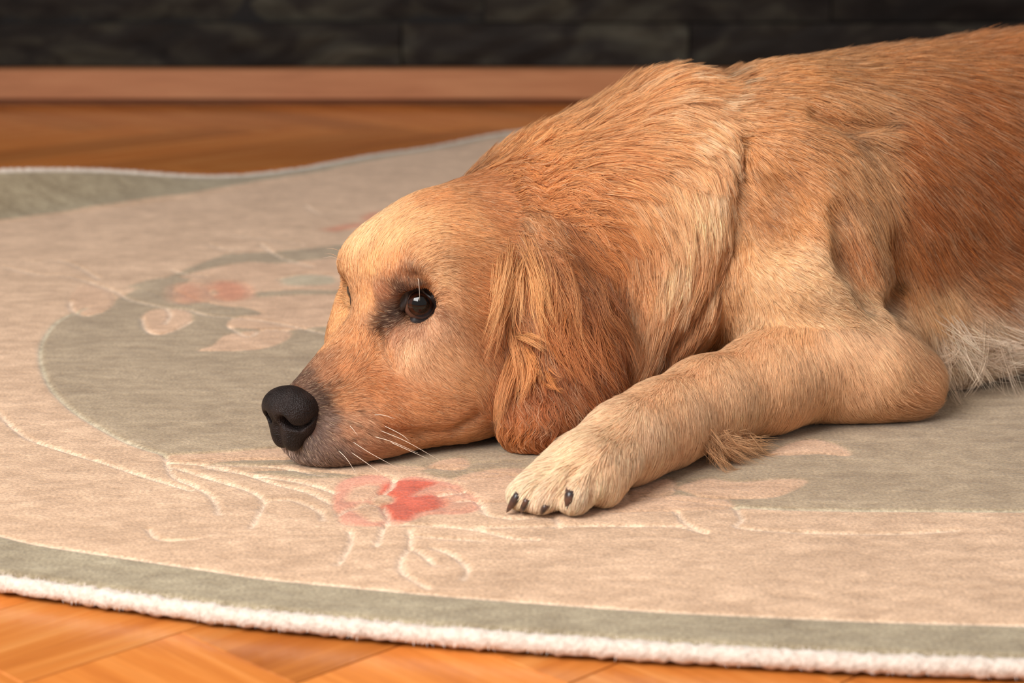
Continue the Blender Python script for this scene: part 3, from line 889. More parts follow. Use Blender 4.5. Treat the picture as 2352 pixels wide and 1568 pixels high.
# ------------------------------------------------------------------ coat: guides of flow, length and colour along the body
# (x, y in the 2352x1568 frame used only to find the point on the body; flow right/down; length mm; lift; colour)
GUIDE = {
 'head': [
  (668, 868, 0.7, -0.8, 4, .15, (70, 50, 40)), (700, 862, 0.7, -0.8, 5, .15, (88, 62, 48)), (700, 835, 0.6, -0.9, 6, .15, (128, 86, 60)), (728, 840, 0.6, -0.9, 6, .15, (150, 102, 70)), (716, 895, .8, -.4, 5, .12, (84, 60, 48)), (735, 800, 0.5, -1, 7, .15, (214, 152, 98)), (770, 740, .35, -1, 8, .15, (222, 162, 106)),
  (800, 680, .15, -1, 9, .15, (226, 170, 114)), (785, 620, .25, -1, 9, .15, (226, 172, 118)), (812, 560, .45, -1, 10, .15, (238, 192, 140)), (850, 510, .7, -.8, 11, .15, (236, 190, 138)), (905, 470, .9, -.5, 12, .15, (220, 164, 110)),  # palest tones have the far-brow highlight painted into the colour
  (980, 450, 1, -.3, 13, .15, (208, 142, 88)), (1080, 420, 1, -.15, 15, .18, (184, 114, 62)), (1160, 420, 1, .15, 18, .2, (176, 106, 56)), (1130, 480, 1, .25, 15, .15, (194, 126, 74)),
  (860, 620, .1, -1, 9, .12, (224, 168, 112)), (850, 700, .05, -1, 8, .12, (216, 156, 102)), (900, 560, .5, -1, 10, .12, (232, 182, 128)), (960, 530, .9, -.45, 11, .12, (226, 172, 118)), (1040, 520, 1, 0, 13, .14, (214, 154, 100)),
  (905, 610, -.1, -1, 7, .12, (214, 150, 96)), (930, 635, -.2, -1, 6, .15, (168, 112, 76)), (965, 600, .8, -.4, 9, .12, (228, 174, 122)), (1000, 640, .9, .25, 8, .12, (234, 184, 134)), (1020, 690, .8, .6, 8, .12, (226, 172, 124)),
  (1080, 620, 1, .25, 13, .12, (204, 140, 88)), (1080, 700, 1, .45, 13, .12, (206, 144, 92)), (1110, 780, .7, .8, 14, .14, (204, 140, 90)),
  (890, 680, -.5, -.9, 7, .15, (170, 112, 76)), (910, 715, -.7, -.3, 6, .12, (44, 26, 20)), (898, 738, -.7, .3, 6, .12, (72, 46, 34)), (895, 700, -.7, -.5, 6, .12, (96, 62, 44)), (915, 765, -.2, 1, 7, .12, (176, 126, 94)),
  (925, 660, -.3, -.8, 4, .12, (60, 36, 26)), (945, 630, -.1, -1, 5, .12, (120, 78, 52)), (1010, 715, .8, .5, 5, .1, (150, 104, 74)), (960, 752, .2, 1, 6, .12, (172, 126, 96)), (1000, 745, .6, .9, 7, .12, (212, 164, 126)),
  (950, 800, .35, 1, 9, .12, (220, 174, 132)), (890, 800, .25, 1, 8, .12, (196, 138, 92)), (1020, 810, .8, .7, 12, .12, (222, 170, 124)), (1070, 860, .8, .5, 13, .12, (206, 148, 98)),
  (830, 800, .3, -.9, 8, .12, (210, 146, 94)), (860, 880, .8, .3, 9, .12, (196, 128, 78)), (790, 860, .6, -.7, 8, .12, (208, 142, 92)), (750, 872, .7, -.55, 6, .12, (170, 116, 80)), (780, 920, .9, -.1, 8, .12, (204, 142, 94)),
  (735, 920, .9, -.1, 5, .12, (70, 52, 44)), (715, 955, .8, .4, 5, .14, (66, 50, 44)), (745, 960, .9, .35, 7, .16, (116, 94, 84)), (800, 980, .9, .4, 8, .14, (176, 126, 92)), (705, 985, .5, .9, 7, .2, (84, 68, 64)), (670, 1030, .1, 1, 9, .28, (150, 134, 126)),
  (720, 1050, .25, 1, 10, .25, (132, 114, 106)), (780, 1040, .6, .8, 10, .2, (122, 102, 92)), (780, 1070, .5, .8, 10, .25, (112, 94, 86)), (850, 1020, .8, .5, 9, .14, (176, 130, 96)), (860, 1065, .8, .5, 9, .16, (172, 132, 102)),
  (900, 960, .9, .35, 10, .12, (186, 118, 70)), (960, 930, .9, .3, 11, .12, (200, 138, 88)), (940, 1010, 1, .2, 11, .12, (206, 150, 102)), (960, 1050, 1, .1, 11, .14, (186, 132, 88)), (1040, 990, 1, .05, 12, .12, (212, 158, 110)), (1050, 930, .9, .3, 13, .12, (200, 140, 92)),
  (1100, 1000, 1, 0, 12, .12, (196, 140, 94)), (1110, 900, .5, .9, 14, .14, (196, 134, 86))],
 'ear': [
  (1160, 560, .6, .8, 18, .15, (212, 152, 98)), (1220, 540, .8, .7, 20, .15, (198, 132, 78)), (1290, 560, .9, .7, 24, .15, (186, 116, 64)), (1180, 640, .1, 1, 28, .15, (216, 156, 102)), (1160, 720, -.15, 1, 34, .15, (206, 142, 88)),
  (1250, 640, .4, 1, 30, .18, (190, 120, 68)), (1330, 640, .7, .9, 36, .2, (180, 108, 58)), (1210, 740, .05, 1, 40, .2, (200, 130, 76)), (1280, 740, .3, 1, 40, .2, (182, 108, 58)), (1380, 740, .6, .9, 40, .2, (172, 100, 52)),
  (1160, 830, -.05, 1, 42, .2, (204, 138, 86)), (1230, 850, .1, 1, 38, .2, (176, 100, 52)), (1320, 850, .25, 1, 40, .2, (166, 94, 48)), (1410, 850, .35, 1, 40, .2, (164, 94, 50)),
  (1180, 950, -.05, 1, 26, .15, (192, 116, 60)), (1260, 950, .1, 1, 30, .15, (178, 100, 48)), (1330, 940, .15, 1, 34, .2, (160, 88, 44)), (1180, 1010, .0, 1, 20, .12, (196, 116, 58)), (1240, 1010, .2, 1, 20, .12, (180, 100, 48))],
 'neck': [
  (1210, 420, 1, .2, 26, .2, (190, 118, 64)), (1240, 360, 1, -.4, 34, .3, (206, 140, 84)), (1320, 300, 1, -.45, 42, .32, (210, 146, 92)), (1420, 230, 1, -.3, 44, .3, (208, 144, 90)), (1520, 190, 1, -.15, 42, .26, (210, 146, 92)), (1620, 190, 1, 0, 40, .25, (208, 144, 90)),
  (1300, 440, 1, .3, 34, .22, (192, 122, 68)), (1360, 380, 1, .2, 40, .24, (204, 138, 84)), (1420, 450, .6, .9, 40, .22, (206, 142, 86)), (1380, 520, .9, .5, 38, .2, (182, 112, 60)), (1480, 330, 1, .35, 42, .22, (206, 144, 90)),
  (1560, 300, .8, .7, 42, .2, (216, 158, 106)), (1640, 320, .6, .9, 42, .2, (218, 162, 112)), (1530, 430, .3, 1, 44, .2, (222, 166, 114)), (1620, 450, .05, 1, 46, .2, (236, 186, 138)), (1670, 420, .1, 1, 40, .16, (212, 152, 100)),
  (1400, 600, .35, 1, 40, .2, (176, 108, 60)), (1460, 560, .1, 1, 44, .2, (208, 148, 98)), (1560, 580, -.1, 1, 46, .2, (236, 188, 142)), (1630, 580, -.25, 1, 44, .18, (216, 158, 108)), (1440, 680, .05, 1, 42, .2, (190, 128, 82)), (1520, 680, -.25, 1, 46, .2, (214, 158, 110)),  # darkest tone has the shadow beside the ear painted in
  (1590, 680, -.4, 1, 40, .16, (206, 146, 96)), (1430, 780, .05, 1, 36, .18, (186, 120, 74)), (1500, 780, -.3, 1, 40, .18, (208, 150, 102)), (1460, 860, -.3, 1, 34, .16, (186, 122, 78)), (1550, 760, -.5, 1, 36, .15, (190, 126, 78))],
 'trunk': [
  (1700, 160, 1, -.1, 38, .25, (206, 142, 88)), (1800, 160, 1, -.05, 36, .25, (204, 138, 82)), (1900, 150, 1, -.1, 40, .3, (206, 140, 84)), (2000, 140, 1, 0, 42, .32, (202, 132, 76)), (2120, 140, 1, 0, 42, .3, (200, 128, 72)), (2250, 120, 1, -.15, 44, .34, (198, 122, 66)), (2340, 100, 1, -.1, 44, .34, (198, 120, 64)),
  (1730, 260, 1, .3, 34, .2, (204, 140, 86)), (1720, 400, .7, .8, 26, .16, (206, 146, 94)), (1800, 380, .9, .6, 28, .16, (200, 136, 82)), (1780, 480, .7, .8, 24, .15, (194, 132, 80)), (1860, 480, .7, .75, 26, .15, (202, 142, 90)), (1880, 300, 1, .3, 34, .2, (206, 142, 88)), (1960, 260, 1, .2, 38, .24, (210, 150, 98)),  # darkest shoulder tone is part coat, part shade put into the colour
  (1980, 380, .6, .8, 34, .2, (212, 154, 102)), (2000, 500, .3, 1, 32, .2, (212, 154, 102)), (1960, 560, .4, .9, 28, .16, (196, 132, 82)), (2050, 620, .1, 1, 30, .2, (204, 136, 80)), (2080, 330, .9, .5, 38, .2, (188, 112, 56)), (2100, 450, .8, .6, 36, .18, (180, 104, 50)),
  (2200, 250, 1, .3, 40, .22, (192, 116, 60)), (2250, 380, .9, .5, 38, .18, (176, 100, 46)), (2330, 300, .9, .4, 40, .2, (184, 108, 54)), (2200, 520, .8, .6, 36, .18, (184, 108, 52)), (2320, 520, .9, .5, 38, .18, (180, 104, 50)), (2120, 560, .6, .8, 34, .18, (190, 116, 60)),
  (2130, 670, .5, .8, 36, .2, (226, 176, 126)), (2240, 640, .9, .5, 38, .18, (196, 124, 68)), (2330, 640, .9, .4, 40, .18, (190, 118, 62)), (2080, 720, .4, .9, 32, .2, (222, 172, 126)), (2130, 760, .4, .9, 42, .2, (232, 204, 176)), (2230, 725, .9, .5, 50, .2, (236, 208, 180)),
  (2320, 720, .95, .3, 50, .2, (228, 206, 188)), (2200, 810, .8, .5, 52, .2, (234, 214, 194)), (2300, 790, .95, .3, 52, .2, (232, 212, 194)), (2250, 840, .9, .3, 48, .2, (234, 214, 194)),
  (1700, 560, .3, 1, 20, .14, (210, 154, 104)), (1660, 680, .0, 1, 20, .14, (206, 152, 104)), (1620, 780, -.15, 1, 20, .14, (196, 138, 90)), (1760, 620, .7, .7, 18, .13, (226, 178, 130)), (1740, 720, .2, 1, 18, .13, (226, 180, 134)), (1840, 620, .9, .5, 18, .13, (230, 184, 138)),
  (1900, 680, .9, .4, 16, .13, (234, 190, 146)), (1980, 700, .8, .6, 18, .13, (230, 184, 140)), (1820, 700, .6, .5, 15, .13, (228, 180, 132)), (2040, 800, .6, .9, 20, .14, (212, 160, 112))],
 'leg': [
  (1850, 745, -.1, 1, 13, .15, (212, 154, 98)), (1920, 770, .5, .9, 15, .13, (218, 170, 124)), (1990, 800, .5, .9, 16, .13, (214, 166, 120)), (2050, 830, .6, .8, 20, .16, (212, 162, 114)), (2090, 880, .9, .35, 28, .3, (208, 150, 100)), (2085, 930, .8, .4, 28, .28, (204, 150, 104)), (2110, 840, .8, .5, 28, .25, (214, 156, 104)),
  (1900, 860, .1, 1, 15, .13, (212, 162, 114)), (1800, 830, 0, 1, 14, .13, (210, 158, 108)), (1960, 920, .4, .9, 16, .13, (210, 162, 118)), (1850, 940, .2, 1, 15, .13, (210, 162, 116)), (1720, 830, -.05, 1, 13, .13, (208, 154, 104)), (1720, 940, .1, 1, 15, .13, (214, 168, 122)), (1600, 880, -.1, 1, 13, .13, (212, 160, 112)),
  (1620, 980, .1, 1, 16, .14, (214, 170, 126)), (1530, 920, -.3, 1, 13, .13, (214, 164, 118)), (1500, 1000, -.1, 1, 15, .13, (222, 182, 142)), (1560, 1040, .3, 1, 16, .14, (212, 168, 128)), (1430, 980, -.6, .8, 13, .13, (226, 184, 142)), (1420, 1060, -.3, 1, 14, .13, (224, 186, 146)), (1340, 1030, -.9, .6, 13, .13, (232, 196, 156)),
  (1270, 1060, -.9, .7, 13, .13, (236, 204, 166)), (1310, 1100, -.6, .9, 13, .13, (232, 200, 164)), (1210, 1110, -.7, .9, 13, .14, (238, 212, 180)), (1250, 1140, -.3, 1, 13, .15, (236, 210, 182)), (1330, 1140, -.2, 1, 13, .15, (236, 210, 180)), (1390, 1120, -.1, 1, 14, .14, (228, 194, 156)), (1460, 1090, .1, 1, 14, .14, (220, 182, 142))],
}
FUR = {  # strands per mm2, root radius mm, clumping, curl, wave count
 'head': (2.4, 0.14, 0.34, 0.10, 1.0), 'ear': (1.4, 0.17, 0.84, 0.62, 1.3), 'neck': (0.95, 0.19, 0.78, 0.46, 1.2), 'trunk': (0.72, 0.18, 0.46, 0.15, 1.2), 'leg': (1.8, 0.14, 0.26, 0.06, 1.0)}

gp_pos, gp_dir, gp_len, gp_lift, gp_col = {}, {}, {}, {}, {}
for g, lst in GUIDE.items():
    pos = np.array([FLD[g].trace(a[0], a[1]) for a in lst])
    gp_pos[g] = pos
    gp_dir[g] = np.array([RIGHT * a[2] - UPC * a[3] for a in lst])
    gp_dir[g] /= np.linalg.norm(gp_dir[g], axis=1)[:, None]
    gp_len[g] = np.array([a[4] for a in lst], float) * 0.001
    gp_lift[g] = np.array([a[5] for a in lst], float)
    red = np.array([0.85 if g == 'trunk' and a[6][0] < 197 else 1.0 for a in lst])[:, None] ** np.array((1, 1.5, 2.0))  # redder flank coat, also darkened in colour for the weaker light there
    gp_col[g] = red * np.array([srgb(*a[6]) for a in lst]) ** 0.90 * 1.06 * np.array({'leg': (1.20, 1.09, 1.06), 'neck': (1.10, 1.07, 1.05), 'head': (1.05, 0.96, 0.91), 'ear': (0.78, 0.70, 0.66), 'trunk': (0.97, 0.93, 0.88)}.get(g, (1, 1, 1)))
    if g == 'leg': gp_col[g] = gp_col[g] * 0.72 + 0.28 * np.array(srgb(240, 204, 166))

def idw(g, p):
    d, l, li, c = np.zeros((len(p), 3)), np.zeros(len(p)), np.zeros(len(p)), np.zeros((len(p), 3))
    for i in range(0, len(p), 40000):
        q = p[i:i + 40000]
        D2 = ((q[:, None, :] - gp_pos[g][None]) ** 2).sum(-1)
        w = 1 / (D2 + 2e-5) ** 2
        w /= w.sum(1)[:, None]
        d[i:i + 40000] = w @ gp_dir[g]; l[i:i + 40000] = w @ gp_len[g]; li[i:i + 40000] = w @ gp_lift[g]; c[i:i + 40000] = w @ gp_col[g]
    return d, l, li, c

def group_of(p):
    return np.argmin(np.stack([FLD[g].sample(p) for g in GROUPS], 1), 1)

# skin colour per vertex, from the same guides
bgp = group_of(BV)
bcol = np.zeros((len(BV), 3))
for gi, g in enumerate(GROUPS):
    m = bgp == gi
    if m.any(): bcol[m] = idw(g, BV[m])[3]
m, nt, b = new_mat('coat_skin')
at = nt.nodes.new('ShaderNodeAttribute'); at.attribute_name = 'coat'
tc = nt.nodes.new('ShaderNodeTexCoord')
nt.links.new(mixc(nt, 1.0, at.outputs['Color'], ramp(nt, noise(nt, tc.outputs['Object'], 240, 3), [(0.3, (0.7, 0.66, 0.62)), (0.7, (0.95, 0.93, 0.9))]), 'MULTIPLY'), b.inputs['Base Color'])
b.inputs['Roughness'].default_value = 0.9; b.inputs['Specular IOR Level'].default_value = 0.1
body = mesh_obj('body', BV, BQ, m, dog)
ca = body.data.color_attributes.new('coat', 'FLOAT_COLOR', 'POINT')
ca.data.foreach_set('color', np.hstack([bcol, np.ones((len(BV), 1))]).astype(np.float32).ravel())
body['label'] = 'golden furred body of the dog'

def hair_material():
    m = bpy.data.materials.new('golden_fur'); m.use_nodes = True
    nt = m.node_tree; nt.nodes.clear()
    out = nt.nodes.new('ShaderNodeOutputMaterial')
    at = nt.nodes.new('ShaderNodeAttribute'); at.attribute_name = 'coat'
    an = nt.nodes.new('ShaderNodeAttribute'); an.attribute_name = 'lie'
    hi = nt.nodes.new('ShaderNodeHairInfo')
    # hair is darker at the root and bleached at the tip
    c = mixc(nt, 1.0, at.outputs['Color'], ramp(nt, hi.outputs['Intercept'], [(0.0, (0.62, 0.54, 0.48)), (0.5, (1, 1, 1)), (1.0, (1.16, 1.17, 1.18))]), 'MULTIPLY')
    d = nt.nodes.new('ShaderNodeBsdfDiffuse')
    nt.links.new(c, d.inputs['Color']); nt.links.new(an.outputs['Vector'], d.inputs['Normal'])
    h = nt.nodes.new('ShaderNodeBsdfHair'); h.component = 'Reflection'
    h.inputs['RoughnessU'].default_value = 0.30; h.inputs['RoughnessV'].default_value = 0.6
    nt.links.new(mixc(nt, 0.5, c, (0.9, 0.8, 0.7)), h.inputs['Color'])
    mx = nt.nodes.new('ShaderNodeMixShader'); mx.inputs[0].default_value = 0.10
    nt.links.new(d.outputs[0], mx.inputs[1]); nt.links.new(h.outputs[0], mx.inputs[2])
    nt.links.new(mx.outputs[0], out.inputs['Surface'])
    return m
MAT_FUR = hair_material()

from mathutils.kdtree import KDTree
def lattice_noise(p, scale, seed):
    """cheap smooth pseudo-noise in -1..1"""
    r = np.random.default_rng(seed); v = 0
    for _ in range(4):
        k = r.normal(0, 1, 3); k = k / np.linalg.norm(k) * scale * r.uniform(0.6, 1.5)
        v = v + np.sin(p @ k + r.uniform(0, 6.28))
    return v / 2.4

NP = 6
def grow(root, nrm, tdir, length, lift_, curl, waves, clump, seed):
    """march strands over the body: they follow its surface at a growing height"""
    r = np.random.default_rng(seed)
    n = len(root)
    t = tdir - nrm * (tdir * nrm).sum(1)[:, None]
    t /= np.linalg.norm(t, axis=1)[:, None] + 1e-9
    pts = np.zeros((n, NP, 3)); pts[:, 0] = root - nrm * 0.0006
    ph = lattice_noise(root, 70, seed) * 3.0 + r.normal(0, 0.25, n)
    amp = curl * (0.7 + 0.5 * lattice_noise(root, 40, seed + 1))
    q = root.copy(); nn = nrm
    for i in range(1, NP):
        s = i / (NP - 1)
        ang = amp * np.sin(ph + waves * 2 * math.pi * s)
        side = np.cross(nn, t)
        d = t * np.cos(ang)[:, None] + side * np.sin(ang)[:, None]
        q = q + d * (length / (NP - 1))[:, None]
        sd = BODY.sample(q); nn = BODY.grad(q, 0.005)
        hgt = lift_ * length * s * (1.15 - 0.35 * s)
        corr = hgt - sd
        corr = np.where(corr > 0, np.minimum(corr, 0.02), np.maximum(0.55 * corr, -0.006))
        q = q + nn * corr[:, None]
        q[:, 2] = np.maximum(q[:, 2], 0.0006 + r.uniform(0, 0.0012, n))
        t = t - nn * (t * nn).sum(1)[:, None]; t /= np.linalg.norm(t, axis=1)[:, None] + 1e-9
        pts[:, i] = q
    if clump > 0:
        nl = max(20, n // 28)
        lead = r.choice(n, nl, replace=False)
        kd = KDTree(nl)
        for j, L in enumerate(lead): kd.insert(root[L], j)
        kd.balance()
        own = np.fromiter((kd.find(p)[1] for p in root.tolist()), int, n)
        L = lead[own]
        c = clump * r.uniform(0.6, 1.15, n)
        s = np.linspace(0, 1, NP)
        off = (root - root[L])
        far = np.linalg.norm(off, axis=1)
        c = np.where(far < 0.014, np.clip(c, 0, 0.92), 0)
        ratio = np.clip(length / length[L], 0.5, 1.6)
        tgt = pts[L] + off[:, None, :] * (1 - 0.85 * s)[None, :, None]
        w = (c[:, None] * s[None] ** 1.2)[..., None]
        pts = pts * (1 - w) + tgt * w
    pts += r.normal(0, 1, (n, NP, 3)) * (length[:, None] * 0.010 * np.linspace(0, 1, NP)[None])[..., None]
    pts[:, :, 2] = np.maximum(pts[:, :, 2], 0.0005)
    return pts

def strands(name, pts, rad, cols, mat, parent, label=None, lie=None):
    n, k, _ = pts.shape
    off = np.zeros(3); q = parent
    while q is not None: off += np.array(q.location); q = q.parent
    cu = bpy.data.hair_curves.new(name)
    cu.add_curves([k] * n)
    cu.attributes['position'].data.foreach_set('vector', (pts - off).astype(np.float32).ravel())
    ra = cu.attributes.get('radius') or cu.attributes.new('radius', 'FLOAT', 'POINT')
    prof = np.array([1, 1.0, .92, .75, .5, .12]) if k == 6 else np.linspace(1, .2, k)
    ra.data.foreach_set('value', (rad[:, None] * prof[None]).astype(np.float32).ravel())
    c = cu.attributes.new('coat', 'FLOAT_COLOR', 'CURVE')
    c.data.foreach_set('color', np.hstack([cols, np.ones((n, 1))]).astype(np.float32).ravel())
    if lie is None: lie = np.tile((0.0, -0.6, 0.8), (n, 1))
    ln = cu.attributes.new('lie', 'FLOAT_VECTOR', 'CURVE')
    ln.data.foreach_set('vector', lie.astype(np.float32).ravel())
    cu.materials.append(mat)
    o = bpy.data.objects.new(name, cu); COL.objects.link(o); o.parent = parent
    o['kind'] = 'stuff'
    if label: o['label'] = label
    return o

# sample strand roots on the body
tri = np.vstack([BQ[:, [0, 1, 2]], BQ[:, [0, 2, 3]]])
ta, tb, tc3 = BV[tri[:, 0]], BV[tri[:, 1]], BV[tri[:, 2]]
cr = np.cross(tb - ta, tc3 - ta); area2 = np.linalg.norm(cr, axis=1)
tn = cr / (area2[:, None] + 1e-12); ctr = (ta + tb + tc3) / 3
tg = group_of(ctr)
# the hidden side and whatever lies out past the flank carry a thinner coat
face = (tn * (CAMP - ctr)).sum(1) / np.linalg.norm(CAMP - ctr, axis=1)
dens = np.where(face > -0.25, 1.0, 0.28)
dens *= np.where(ctr[:, 0] > 0.52, 0.35, 1.0)
dens *= np.where(ctr[:, 2] < 0.004, 0.0, 1.0)
NOSE_C = Hd(8, 0, 42)
LABEL = {'head': 'short golden fur of the face', 'ear': 'long wavy russet hair of the ear', 'neck': 'thick wavy golden ruff', 'trunk': 'long red-gold coat with cream belly', 'leg': 'short pale golden fur of the foreleg'}
total = 0
for gi, g in enumerate(GROUPS):
    den, rad, clump, curl, waves = FUR[g]
    m = np.nonzero(tg == gi)[0]
    w = area2[m] * 0.5 * dens[m]
    n = int(w.sum() * 1e6 * den)
    pick = rng.choice(m, n, p=w / w.sum())
    r1, r2 = np.sqrt(rng.random(n)), rng.random(n)
    root = ta[pick] * (1 - r1)[:, None] + tb[pick] * (r1 * (1 - r2))[:, None] + tc3[pick] * (r1 * r2)[:, None]
    if g == 'head':
        keep = np.ones(n, bool)
        for s in (1, -1):
            keep &= np.linalg.norm(root - EYE_C(s) - EYE_DIR(s) * 0.007, axis=1) > 0.0128
        rel = (root - HO) @ HB.T * 1000
        keep &= ~((rel[:, 0] < 7 - 0.1 * np.abs(rel[:, 2] - 44)) & (np.abs(rel[:, 1]) < 21) & (rel[:, 2] > 30) & (rel[:, 2] < 62))
        root = root[keep]; n = len(root)
    nrm = BODY.grad(root, 0.004)
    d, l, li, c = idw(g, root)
    d = d / (np.linalg.norm(d, axis=1)[:, None] + 1e-9)
    d += rng.normal(0, 0.08, (n, 3))
    if g == 'head':      # fur fans out around the eyes
        for s in (1, -1):
            e = root - EYE_C(s) - EYE_DIR(s) * 0.007
            dist = np.linalg.norm(e, axis=1); wgt = np.clip((0.026 - dist) / 0.010, 0, 1)[:, None]
            d = d * (1 - wgt) + e / dist[:, None] * wgt
            l = np.where(dist < 0.02, np.minimum(l, 0.006), l)
    l = l * rng.uniform(0.6, 1.12, n)
    li = li * rng.uniform(0.5, 1.5, n)
    if g == 'trunk': l = l * np.clip(0.62 + (root[:, 0] - 0.22) / 0.25, 0.62, 1.0)      # the shoulder is smoother than the flank
    curl_ = curl * np.clip(1.5 - (root[:, 0] - 0.05) / 0.045, 0.3, 1.25) if g == 'neck' else curl
    if g == 'neck': l = l * np.clip(1.15 - (root[:, 0] - 0.05) / 0.25, 0.7, 1.1)
    pts = grow(root, nrm, d, l, li, curl_, waves, clump, 100 + gi)
    # pigment: locks of paler and redder hair plus single dark and pale strands
    lock = lattice_noise(root, 160, 31 + gi) * 0.55 + lattice_noise(root, 420, 57 + gi) * 0.45
    amt = {'head': 0.07, 'ear': 0.12, 'neck': 0.14, 'trunk': 0.10, 'leg': 0.06}[g]
    val = 1 + amt * lock + rng.normal(0, 0.11 if g in ('head', 'leg') else 0.15, n)
    if g == 'head':      # grizzled muzzle
        grey = np.clip(1 - (c[:, 0] - c[:, 2]) / (c.mean(1) + 1e-6) / 0.75, 0, 1)
        gz_ = grey * rng.random(n)
        white = (gz_ > 0.16) & (rng.random(n) < 0.42)
        val = np.where(white, val * 2.3, val * (1 - 0.45 * np.clip(grey * 1.5, 0, 1)))
    c = c * np.clip(val, 0.15, 3.0)[:, None]
    u = rng.random(n)
    c = np.where((u < (0.045 if g in ('head', 'leg') else 0.08))[:, None], c * np.array([0.45, 0.36, 0.30]), c)
    c = np.where((u > 0.90)[:, None], c * 0.6 + np.array(srgb(246, 212, 172)) * 0.4, c)
    pale = {'neck': 0.72, 'trunk': 0.20, 'ear': 0.12}.get(g, 0.0)
    if pale:
        k_ = np.clip((lattice_noise(root * np.array([1, 1, 0.3]), 380, 77 + gi) * 0.6 + lattice_noise(root * np.array([1, 1, 0.3]), 700, 99 + gi) * 0.6) * 1.6 - 0.4, 0, 1) * pale
        if g == 'neck': k_ *= np.clip((root[:, 0] - 0.06) / 0.05, 0, 1)
        c = c * (1 - k_[:, None]) + np.array(srgb(250, 216, 174)) * k_[:, None]
    if g == 'head':
        for x_, y_ in ((750, 888), (772, 884), (790, 968), (812, 972), (778, 1003), (800, 1003), (822, 1000), (770, 1022), (838, 985), (818, 945)):
            k_ = np.exp(-(((root - FLD['head'].trace(x_, y_)) ** 2).sum(1) / 0.0017 ** 2))
            c = c * (1 - 0.7 * k_[:, None])
    c = np.clip(c, 0.004, 0.95)
    # each strand catches the light by the way it lies on the body, a little differently from its neighbours
    lie = BODY.grad(root, 0.007) + rng.normal(0, 0.22, (n, 3)); lie /= np.linalg.norm(lie, axis=1)[:, None]
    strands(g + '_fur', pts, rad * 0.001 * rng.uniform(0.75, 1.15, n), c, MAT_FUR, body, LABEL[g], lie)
    total += n
print('strands', total)

# ------------------------------------------------------------------ nose
m, nt, b = new_mat('nose_leather')
tc = nt.nodes.new('ShaderNodeTexCoord')
vor = nt.nodes.new('ShaderNodeTexVoronoi'); vor.inputs['Scale'].default_value = 900
nt.links.new(tc.outputs['Object'], vor.inputs['Vector'])
nt.links.new(ramp(nt, noise(nt, tc.outputs['Object'], 90, 3), [(0.3, srgb(22, 16, 15)), (0.7, srgb(44, 34, 32))]), b.inputs['Base Color'])
b.inputs['Roughness'].default_value = 0.5
b.inputs['Specular IOR Level'].default_value = 0.22
bump(nt, vor.outputs['Distance'], 0.7, 0.0010, b)
MAT_NOSE = m
NF = Field(Hd(0, 0, 40) - 0.042, Hd(0, 0, 40) + 0.042, 0.0009)
NF.ell(Hd(-0.5, 0, 46.5), mm(17.5, 20.5, 14.5), HB, 0.006)
for s in (1, -1):
    NF.ell(Hd(0, 11.5 * s, 44.5), mm(13, 10, 10.5), HB, 0.006)               # wings
    NF.ell(Hd(-3, 6 * s, 29), mm(9, 8, 14), HB, 0.006)                       # upper lip below the nostrils
    NF.ell(Hd(3, 10 * s, 34), mm(11, 9.5, 9), HB, 0.006)
NF.ell(Hd(10, 0, 36), mm(12, 15, 18), HB, 0.006)
for s in (1, -1):
    NF.cone(Hd(-19, 8.5 * s, 40.5), 0.0040, Hd(-4, 9 * s, 38.5), 0.0046, 0.0025, cut=True)
    if s > 0: NF.cone(Hd(-12, 9.0 * s, 38.0), 0.0030, Hd(-5, 16 * s, 35), 0.0020, 0.002, cut=True)
    if s > 0: NF.cone(Hd(-5, 17 * s, 35), 0.0018, Hd(7, 21.8 * s, 43), 0.0010, 0.002, cut=True)
NF.cone(Hd(-19.5, 0, 45), 0.0009, Hd(-13, 0, 34), 0.0016, 0.002, cut=True)
NF.cone(Hd(-13, 0, 34), 0.0014, Hd(-8, 0, 12), 0.0014, 0.002, cut=True)
nv, nq = NF.surface()
nose = mesh_obj('nose', nv, nq, MAT_NOSE, dog)
nose['label'] = 'dark brown leathery nose'

# ------------------------------------------------------------------ eyes
def eye_material():
    m, nt, b = new_mat('eyeball')
    tc = nt.nodes.new('ShaderNodeTexCoord')
    sep = nt.nodes.new('ShaderNodeSeparateXYZ'); nt.links.new(tc.outputs['Object'], sep.inputs[0])
    mr = nt.nodes.new('ShaderNodeMapRange'); nt.links.new(sep.outputs['Z'], mr.inputs[0])
    mr.inputs[1].default_value = 0.0; mr.inputs[2].default_value = 0.013
    ir = ramp(nt, mr.outputs[0], [(0.55, srgb(104, 74, 60)), (0.66, srgb(84, 56, 44)), (0.70, srgb(16, 9, 7)), (0.75, srgb(40, 18, 11)), (0.86, srgb(50, 23, 13)), (0.90, srgb(10, 6, 5)), (1.0, srgb(6, 4, 4))])
    nt.links.new(ir, b.inputs['Base Color'])
    b.inputs['Roughness'].default_value = 0.4; b.inputs['Specular IOR Level'].default_value = 0.0
    b.inputs['Coat Weight'].default_value = 1.0; b.inputs['Coat Roughness'].default_value = 0.02
    return m
MAT_EYE = eye_material()
m, nt, b = new_mat('eyelid_skin')
b.inputs['Base Color'].default_value = (*srgb(34, 26, 25), 1); b.inputs['Roughness'].default_value = 0.45
MAT_LID = m
ER = 0.013
